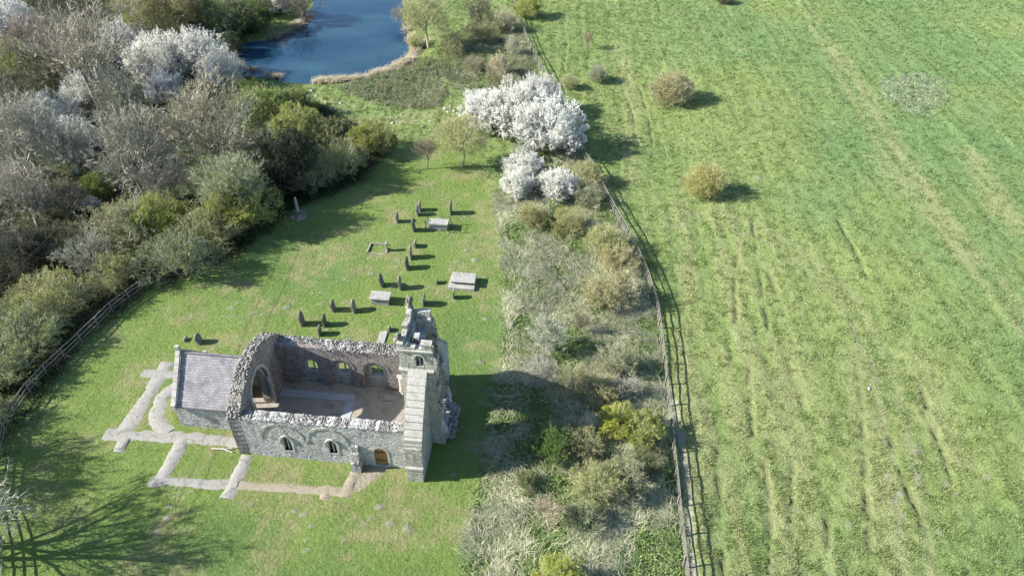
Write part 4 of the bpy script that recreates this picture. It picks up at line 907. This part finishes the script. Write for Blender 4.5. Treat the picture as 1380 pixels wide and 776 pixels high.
PROTO = {}
def proto(kind, i):
    key = (kind, i)
    if key in PROTO: return PROTO[key]
    seed = 100 + i * 7 + sum(map(ord, kind)); r = np.random.default_rng(seed)
    tree = kind in ('bare', 'smalltree', 'oliveTree'); zc = {'bare': 1.15, 'smalltree': 1.5, 'oliveTree': 1.25, 'ever': 1.0, 'holly': .8}.get(kind, .62)
    rad = {'bare': (1, 1, .95), 'ever': (.95, .95, 1.15), 'holly': (1, 1, .85)}.get(kind, (1, 1, .82)); g = Grow(seed, (0, 0, zc), rad)
    if tree:
        th = zc - .55 if kind == 'bare' else zc - .35
        ns = 1 if kind != 'bare' else 2
        a = r.uniform(0, 6.28, ns); g.add(np.stack([np.cos(a) * .05, np.sin(a) * .05, np.full(ns, -.05)], 1) * (ns > 1) + np.array([[0, 0, -.05]]) * (ns == 1), np.stack([np.cos(a) * .12, np.sin(a) * .12, np.ones(ns)], 1), np.full(ns, th + .25), .06, .2, .08, False)
        g.kids(0, 11 // ns, .45, .35, 1.05, 1.25 / (th + .25), .55, .28, .16)
    else:
        ns = 9; a = r.uniform(0, 6.28, ns); t = r.uniform(.1, 1.15, ns)
        g.add(np.stack([np.cos(a) * .15, np.sin(a) * .15, np.full(ns, -.04)], 1), np.stack([np.cos(a) * np.sin(t), np.sin(a) * np.sin(t), np.cos(t)], 1), np.full(ns, .95), .03, .1, .12)
        g.kids(0, 5, .3, .3, .9, .7, .6, .2, .18)
    g.kids(1, 7 if tree else 6, .25, .3, .95, .55, .5, .16, .18)
    g.kids(2, 5, .2, .3, .9, .6, .5, .2, .2)
    nv = {'bare': 1000, 'bud': 1150, 'smalltree': 700, 'oliveTree': 1500, 'blossom': 1500, 'field': 1900, 'ever': 1500, 'holly': 1300, 'leafy': 1500}.get(kind, 1500)
    hub = (0, 0, zc * .5) if tree else (0, 0, .0); cl = {'bare': .85, 'field': .15, 'blossom': .5}.get(kind, .6)
    g.volume(nv, .20 if kind != 'bare' else .22, .004, hub, .04 if kind != 'blossom' else .22, .42 if kind != 'blossom' else .3, 5.0, .25, cl, .5 if kind in ('smalltree', 'oliveTree') else .04, {'blossom': 1.1, 'bud': 1.2, 'leafy': 1.0, 'holly': 1.0, 'bare': 1.1, 'field': .75}.get(kind, .8))
    dens = {'bare': 5, 'blossom': 5}.get(kind, 5)
    g.kids(3, dens, .1, .25, .8, .6, .45, .22, .2, clip=False)
    g.kids(4, {'bare': 9, 'field': 6, 'blossom': 6}.get(kind, 4), .15, .3, 1.0, .65, .5, .3 if kind == 'blossom' else .08, .2, clip=False)
    V, Fc = g.tubes([0, 1]); V2, F2 = g.tubes([2], 3)
    # one mesh needs one face size: both tube sets are quads
    trunk = np_mesh('trunk', np.concatenate([V, V2]), np.concatenate([Fc, F2 + len(V)]), fvar=r.random(len(Fc) + len(F2)), smooth=True); trunk.materials.append(BARK)
    tv, tf, tvar = g.ribbons([3, 4, 5, 6], {'bare': .0040, 'field': .0045, 'blossom': .0032}.get(kind, .0038)); twigs = np_mesh('twigs', tv, tf, fvar=tvar); twigs.materials.append(TWIG)
    fol = None
    def leafmesh(n, *parts):
        V = []; Fq = []; var = []; off = 0
        for a, b, c in parts: V.append(a); Fq.append(b + off); var.append(c); off += len(a)
        return np_mesh(n, np.concatenate(V), np.concatenate(Fq), fvar=np.concatenate(var))
    if kind == 'blossom': fol = leafmesh('blossom', g.leaves(6, 4, .0135, .0, .004), g.leaves(4, 14, .016, .1, .008), g.leaves(5, 3, .0135, .2, .006)); fol.materials.append(PETAL)
    elif kind == 'bud': fol = leafmesh('foliage', g.leaves(6, 2, .013, .3, .008), g.leaves(5, 1, .014)); fol.materials.append(LEAF)
    elif kind == 'field': fol = leafmesh('foliage', g.leaves(6, 2, .011, .3, .006)); fol.materials.append(LEAF)
    elif kind == 'oliveTree': fol = leafmesh('foliage', g.leaves(6, 2, .0125, .3, .008), g.leaves(5, 1, .013)); fol.materials.append(LEAF)
    elif kind == 'leafy': fol = leafmesh('foliage', g.leaves(6, 4, .0135, .2, .012), g.leaves(5, 3, .015)); fol.materials.append(LEAF)
    elif kind in ('ever', 'holly'): fol = leafmesh('foliage', g.leaves(6, 3, .017, 0, .012), g.leaves(4, 8, .02, 0, .03), g.leaves(2, 10, .024, 0, .05)); fol.materials.append(LEAF)
    PROTO[key] = (trunk, twigs, fol, zc); return PROTO[key]
def _tint(c, k, r): return tuple(min(.93, x * k * (1 + (r.uniform(-.035, .035) if c[2] < .7 else 0))) for x in c) + (1,)
TREE_N = 0
NAMES = {'bare': 'bare_tree', 'smalltree': 'small_bare_tree', 'oliveTree': 'olive_green_tree', 'blossom': 'blackthorn_bush', 'bud': 'budding_bush', 'field': 'hawthorn_bush', 'leafy': 'leafy_bush', 'ever': 'yew_tree', 'holly': 'holly_bush'}
def tree(kind, px, py, rpx, label, group=None, twig=(.25, .215, .17), leaf=(.16, .18, .06), sz=1.0, pi=None):
    if kind == 'bare': rpx *= .95; twig = tuple(x * f for x, f in zip(twig, (.93, .93, .92)))
    if group == 'bushes in the rough strip beside the long fence': rpx *= 1.06
    global TREE_N; TREE_N += 1; r = np.random.default_rng(TREE_N * 31)
    i = pi if pi is not None else TREE_N % {'bare': 4, 'bud': 5, 'blossom': 3, 'leafy': 3}.get(kind, 2)
    trunk, twigs, fol, zc = proto(kind, i); R = 3.0
    for _ in range(5):
        p = G(px, py, zc * R * sz); q = Vector((p.x, p.y, p.z + zc * R * sz - CAM_H)); R = rpx * q.dot(FW) / F_PX
    root = tag(empty(NAMES[kind], (p.x, p.y, p.z), r.uniform(0, 6.28)), label, 'tree' if kind in ('bare', 'smalltree', 'oliveTree', 'ever') else 'bush', group)
    root.scale = (R * r.uniform(.88, 1.12), R * r.uniform(.88, 1.12), R * sz * r.uniform(.95, 1.05))
    if leaf[1] > .1 and kind not in ('blossom',): leaf = tuple(x * f for x, f in zip(leaf, (1.42, 1.5, 1.15)))
    for n, me, c in (('trunk', trunk, tuple(x * .95 for x in twig)), ('twigs', twigs, twig), ('blossom' if kind == 'blossom' else 'foliage', fol, leaf)):
        if me is None: continue
        o = bpy.data.objects.new(n, me); COL.objects.link(o); o.parent = root; o.color = _tint(c, r.uniform(.92, 1.08), r)
    return root
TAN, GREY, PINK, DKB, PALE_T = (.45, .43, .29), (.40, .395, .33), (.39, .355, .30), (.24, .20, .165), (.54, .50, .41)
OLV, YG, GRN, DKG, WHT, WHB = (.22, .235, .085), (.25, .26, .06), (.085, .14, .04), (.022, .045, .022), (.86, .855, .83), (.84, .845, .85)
W = 'trees of the wood'; WB = 'bushes along the edge of the wood'
# front edge of the wood, from the lower left to the yew
for a in [('bud', -34, 560, 42, 'dull grey green bush at the left edge of the photo behind the wood fence', WB, GREY, OLV),
          ('bud', -6, 498, 44, 'olive bush at the left edge just above the wood fence', WB, GREY, OLV),
          ('bud', 36, 448, 44, 'grey olive bush second along the wood fence from the left', WB, GREY, OLV),
          ('bud', 70, 404, 44, 'pale tan topped olive bush third along the wood fence', WB, TAN, (.23, .22, .10)),
          ('bud', 150, 372, 34, 'small pale olive bush on the corner of the wood edge', WB, TAN, (.24, .24, .10)),
          ('bare', 120, 345, 34, 'tangled grey brown bare bush behind the small pale olive bush', WB, GREY, OLV),
          ('bud', 172, 310, 50, 'broad grey olive thorn tree on the wood edge left of the yellow green one', WB, PINK, (.19, .19, .09)),
          ('leafy', 212, 300, 42, 'yellow green crown on top of the wood edge above the churchyard shade', WB, TAN, (.22, .23, .06)),
          ('bud', 240, 345, 46, 'grey brown thorn tree low on the wood edge facing the lawn', WB, GREY, (.15, .16, .07)),
          ('bud', 275, 318, 40, 'brownish olive bush between two yellow green crowns of the wood edge', WB, TAN, (.17, .17, .07)),
          ('leafy', 325, 278, 48, 'large light yellow green bush at the tip of the wood facing the stone cross', WB, TAN, (.23, .245, .085)),
          ('oliveTree', 310, 245, 52, 'tall grey olive tree left of the dark yew', WB, GREY, (.17, .18, .075)),
          ('ever', 388, 222, 40, 'tall dark green yew behind the stone cross', WB, DKB, (.022, .042, .022)),
          ('ever', 362, 250, 30, 'smaller dark yew tucked at the foot of the tall yew', WB, DKB, (.02, .038, .02)),
          ('bud', 420, 232, 34, 'dull olive bush right of the dark yew', WB, GREY, (.14, .16, .06)),
          ('bud', 452, 218, 36, 'brown olive bush casting shade on the lawn right of the yew', WB, TAN, (.16, .17, .06)),
          ('leafy', 500, 188, 30, 'rounded olive bush at the right end of the wood near the pond path', WB, TAN, (.19, .20, .06)),
          ('bud', 478, 212, 20, 'low shaded bush under the rounded bush at the right end of the wood', WB, GREY, (.12, .15, .05))]: tree(*a)
for a in [('leafy', 400, 172, 34, 'light green willow bush above the yew', W, TAN, (.20, .22, .075)),
          ('leafy', 350, 150, 42, 'mid green willow bush near the lower left pond corner', W, TAN, (.13, .17, .06)),
          ('leafy', 398, 140, 26, 'low green bush beside the near pond bank', W, TAN, (.13, .17, .06)),
          ('bud', 440, 180, 26, 'loose olive bush in the middle of the thicket right of the willow', W, TAN, (.18, .19, .07)),
          ('bud', 345, 205, 40, 'brownish bush between the big tan tree and the yew', W, GREY, (.15, .15, .07)),
          ('bare', 275, 178, 72, 'big tan bare tree with a fan of pale limbs in the middle of the wood', W, (.44, .42, .31), OLV),
          ('bare', 178, 205, 68, 'big grey bare tree with spreading limbs left of the tan fan tree', W, (.40, .395, .34), OLV),
          ('bare', 225, 250, 40, 'smaller bare tree in front of the two biggest bare trees', W, (.39, .375, .30), OLV),
          ('leafy', 132, 252, 24, 'small bright green bush among bare trees left of the middle of the wood', W, DKB, (.12, .17, .04)),
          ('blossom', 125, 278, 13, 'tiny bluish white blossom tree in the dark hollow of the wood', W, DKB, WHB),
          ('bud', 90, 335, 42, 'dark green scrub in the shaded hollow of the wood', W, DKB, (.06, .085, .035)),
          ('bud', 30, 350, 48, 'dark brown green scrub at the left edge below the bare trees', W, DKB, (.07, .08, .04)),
          ('bud', 75, 270, 40, 'brown green bush in the left part of the wood above the hollow', W, PINK, (.10, .11, .05)),
          ('bare', 28, 265, 46, 'brown bare tree at the left edge below the pale one', W, PINK, OLV),
          ('bare', 22, 185, 60, 'pale pinkish bare tree at the left edge of the photo', W, (.41, .395, .35), OLV),
          ('bare', 85, 195, 44, 'grey bare tree mixed with blossom patches left of the big grey tree', W, GREY, OLV),
          ('blossom', 66, 160, 36, 'loose white blossom patch between grey bare trees at the left', W, DKB, WHB),
          ('blossom', 98, 192, 32, 'small white blossom patch lower down between grey bare trees', W, DKB, WHB),
          ('blossom', 116, 122, 26, 'white blossom showing under the big brown tree at the upper left', W, DKB, WHB),
          ('bare', 110, 68, 76, 'largest brown bare tree at the upper left corner area', W, (.39, .36, .30), OLV),
          ('bare', 48, 50, 48, 'pinkish brown bare tree left of the largest brown tree', W, PINK, OLV),
          ('bud', 20, 80, 38, 'green tinged bush at the left edge between brown bare trees', W, TAN, (.15, .17, .05)),
          ('blossom', 8, 24, 34, 'white blossom bush cut by the upper left corner of the photo', W, DKB, WHB),
          ('bud', 60, 112, 34, 'shaded green bush between bare trees of the upper left', W, DKB, (.08, .10, .04)),
          ('blossom', 168, 62, 34, 'left end of the long white blossom band of the wood', W, DKB, WHB),
          ('blossom', 212, 84, 40, 'middle bush of the long white blossom band of the wood', W, DKB, WHT),
          ('blossom', 258, 80, 40, 'tall bush of the long white blossom band beside the right end', W, DKB, WHT),
          ('blossom', 296, 96, 32, 'right end of the long white blossom band next to the pond corner', W, DKB, WHT),
          ('blossom', 222, 122, 26, 'low white blossom bush just above the big tan fan tree', W, DKB, WHB),
          ('blossom', 270, 48, 14, 'small upright white blossom spike behind the blossom band', W, DKB, WHB),
          ('bare', 160, 130, 44, 'brown bare tree between the blossom band and the big grey tree', W, GREY, OLV),
          ('leafy', 330, 128, 24, 'low green bush between blossom band and pond path', W, DKB, (.10, .14, .045)),
          ('oliveTree', 185, 15, 36, 'olive yellow tree at the top left with pale limbs', W, TAN, (.20, .20, .07)),
          ('oliveTree', 232, 8, 38, 'tan limbed tree at the top edge left of the pond', W, (.34, .29, .19), (.18, .18, .07)),
          ('leafy', 300, 25, 34, 'grey green leafy bush left of the pond at the top', W, GREY, (.11, .14, .05)),
          ('leafy', 268, 22, 28, 'dark green bush beneath the tan limbed tree at the top edge', W, DKB, (.07, .105, .035)),
          ('leafy', 345, 22, 26, 'bright green bush on the far left bank of the pond', W, DKB, (.10, .15, .045)),
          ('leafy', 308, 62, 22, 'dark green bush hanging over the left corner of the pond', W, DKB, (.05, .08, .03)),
          ('blossom', 366, 2, 24, 'white blossom bush at the top edge over the left pond bank', W, DKB, WHT),
          ('bare', 405, 5, 26, 'dark bare tree leaning over the pond at the top edge', W, DKB, OLV),
          ('bare', -55, 120, 70, 'bare tree mostly beyond the left edge near the top', W, PINK, OLV),
          ('bare', -50, 320, 60, 'bare tree mostly beyond the left edge halfway down', W, PINK, OLV),
          ('bud', -40, 440, 52, 'grey green bush mostly beyond the left edge', W, GREY, OLV)]: tree(*a)
for a in [('bare', -95, 690, 100, 'bare tree at the lower left with pale twigs reaching into the photo', None, PALE_T, OLV),
          ('bare', -190, 590, 90, 'tall bare tree outside the left edge that shades the lawn', None, GREY, OLV)]: tree(*a)
# far bank right of the pond
Bk = 'bushes on the bank right of the pond'
for a in [('oliveTree', 575, 22, 36, 'light green willow tree leaning over the right shore of the pond', Bk, TAN, (.20, .22, .075)),
          ('bud', 612, 62, 18, 'small olive bush between pond and dead bracken', Bk, TAN, (.18, .19, .07)),
          ('bare', 646, 18, 20, 'purplish brown bare bush at the top right of the pond', Bk, (.17, .125, .12), OLV),
          ('bud', 652, 46, 18, 'tan bush below the purplish bare bush', Bk, TAN, (.2, .18, .09)),
          ('bud', 676, 28, 20, 'pale scrubby bush left of the top end of the long fence', Bk, PALE_T, (.22, .22, .10)),
          ('bare', 690, 60, 13, 'low dead twiggy scrub beside the fence near the top', Bk, PALE_T, OLV),
          ('bud', 672, 92, 20, 'pale dead bramble heap above the big blossom', Bk, PALE_T, (.26, .22, .14)),
          ('bud', 640, 88, 15, 'low brown bramble heap left of the pale one', Bk, PINK, (.2, .17, .1)),
          ('bud', 690, 110, 12, 'slim greenish sapling bush rising behind the big blossom', Bk, TAN, (.2, .21, .08)),
          ('leafy', 712, 12, 17, 'yellow green bush across the fence at the top edge', None, TAN, (.22, .24, .055)),
          ('bare', 542, 20, 14, 'pinkish brown twigs on the right pond shore at the top', Bk, PINK, OLV),
          ('bud', 560, 58, 12, 'low green shore bush right of the pond', Bk, TAN, (.16, .19, .06))]: tree(*a)
# trees at the end of the lawn and the great blossom
Bl = 'white blossoming blackthorns'
for a in [('smalltree', 574, 200, 21, 'small grey bare tree with a visible trunk at the end of the lawn', None, (.27, .23, .17), OLV),
          ('oliveTree', 622, 186, 35, 'olive twiggy tree left of the big white blossom', None, TAN, (.22, .24, .07)),
          ('blossom', 657, 150, 36, 'left part of the big white blossom beside the stones', Bl, DKB, (.90, .895, .87)),
          ('blossom', 696, 150, 44, 'middle of the big white blossom', Bl, DKB, (.90, .895, .87)),
          ('blossom', 740, 174, 48, 'largest dense right hand bush of the big white blossom', Bl, DKB, (.90, .895, .87)),
          ('blossom', 724, 135, 36, 'greyer blossoming bush behind the big white blossom by the fence', Bl, DKB, (.88, .87, .85)),
          ('blossom', 708, 228, 27, 'upper small blossom bush standing apart below the big one', Bl, DKB, (.90, .895, .87)),
          ('blossom', 698, 250, 24, 'lower left small blossom bush mixed with brown twigs', Bl, GREY, (.88, .87, .84)),
          ('blossom', 752, 250, 26, 'thin blossom bush next to the fence with tan twigs behind', Bl, GREY, (.88, .875, .85))]: tree(*a)
Rs = 'bushes in the rough strip beside the long fence'
for a in [('bud', 792, 238, 22, 'tan bush against the fence right of the thin blossom', Rs, TAN, (.22, .19, .10)),
          ('bud', 792, 266, 18, 'low grey bush against the fence under the tan bush', Rs, GREY, (.2, .2, .1)),
          ('bud', 717, 291, 22, 'rounded olive tan bush with dark stems left of a similar one', Rs, (.46, .40, .26), (.21, .215, .08)),
          ('bud', 768, 299, 24, 'rounded olive tan bush nearer the fence', Rs, (.46, .40, .26), (.21, .215, .08)),
          ('bud', 815, 326, 26, 'yellowish tan bush hugging the fence bend', Rs, TAN, (.26, .225, .09)),
          ('bud', 838, 352, 24, 'second yellowish bush hugging the fence below the first', Rs, TAN, (.24, .21, .09)),
          ('bud', 822, 390, 34, 'wide tan bush with dark stems halfway along the strip', Rs, TAN, (.24, .21, .11)),
          ('bare', 855, 395, 18, 'grey twiggy bush touching the fence halfway along', Rs, GREY, OLV),
          ('bare', 735, 450, 30, 'grey bramble mound near the lawn edge of the strip', Rs, GREY, OLV),
          ('smalltree', 782, 432, 16, 'thin leaning bare sapling in the middle of the strip', Rs, (.2, .17, .12), OLV),
          ('bud', 828, 486, 28, 'grey tan twiggy bush below the leaning sapling', Rs, GREY, (.2, .19, .1)),
          ('oliveTree', 776, 508, 22, 'small pale twiggy tree at the edge of the tower shadow', Rs, TAN, (.2, .2, .09)),
          ('bud', 805, 528, 26, 'tan twiggy bush between the pale tree and the yellow bush', Rs, TAN, (.2, .19, .09)),
          ('bare', 845, 520, 18, 'bare grey scrub right of the tan twiggy bush', Rs, GREY, OLV),
          ('holly', 752, 598, 27, 'dark green evergreen bush at the end of the tower shadow', Rs, DKB, (.07, .125, .035)),
          ('smalltree', 792, 568, 14, 'little dead sapling with pale twigs beside the yellow bush', Rs, PALE_T, OLV),
          ('leafy', 832, 570, 26, 'bright yellow green bush left of the fence', Rs, TAN, (.28, .29, .05)),
          ('leafy', 866, 578, 30, 'broad green bush touching the fence right of the yellow one', Rs, TAN, (.19, .22, .06)),
          ('bud', 782, 600, 24, 'tan twiggy bush right of the dark evergreen', Rs, TAN, (.2, .19, .09)),
          ('bud', 805, 652, 40, 'large olive bush in the lower part of the strip', Rs, TAN, (.20, .20, .075)),
          ('bud', 848, 648, 34, 'olive twiggy bush beside the fence next to the large one', Rs, GREY, (.18, .19, .08)),
          ('bud', 876, 620, 22, 'low dark green bush squeezed against the fence', Rs, DKB, (.11, .15, .05)),
          ('bud', 708, 650, 16, 'low green shrub in front of the dark evergreen', Rs, DKB, (.10, .17, .04)),
          ('smalltree', 741, 688, 26, 'dead pale trunked tree near the bottom of the strip', Rs, (.40, .34, .26), OLV),
          ('leafy', 755, 782, 32, 'yellow green bush cut by the bottom edge of the photo', Rs, TAN, (.24, .27, .06)),
          ('bud', 790, 700, 26, 'low green scrub right of the dead pale trunked tree', Rs, GREY, (.12, .16, .05)),
          ('bare', 730, 500, 24, 'dead bramble heap in the tower shadow near the lawn', Rs, GREY, OLV)]: tree(*a)
M_ = 'bushes in the meadow'
for a in [('field', 906, 122, 29, 'rounded grey tan bush alone in the upper meadow', M_, (.50, .44, .31), (.22, .215, .10)),
          ('field', 949, 248, 30, 'rounded yellow green bush alone in the meadow below the other', M_, (.44, .40, .22), (.25, .265, .07)),
          ('field', 805, 101, 14, 'small grey bush beside bare soil near the top of the fence', M_, GREY, (.18, .19, .07)),
          ('field', 768, 112, 12, 'smallest olive bush of the meadow right behind the big blossom', M_, TAN, (.19, .21, .07)),
          ('smalltree', 791, 52, 9, 'tiny forked bare tree in the upper meadow', None, (.36, .29, .22), OLV),
          ('field', 976, -2, 11, 'dark small bush cut by the top edge of the meadow', M_, DKB, (.09, .13, .04))]: tree(*a)
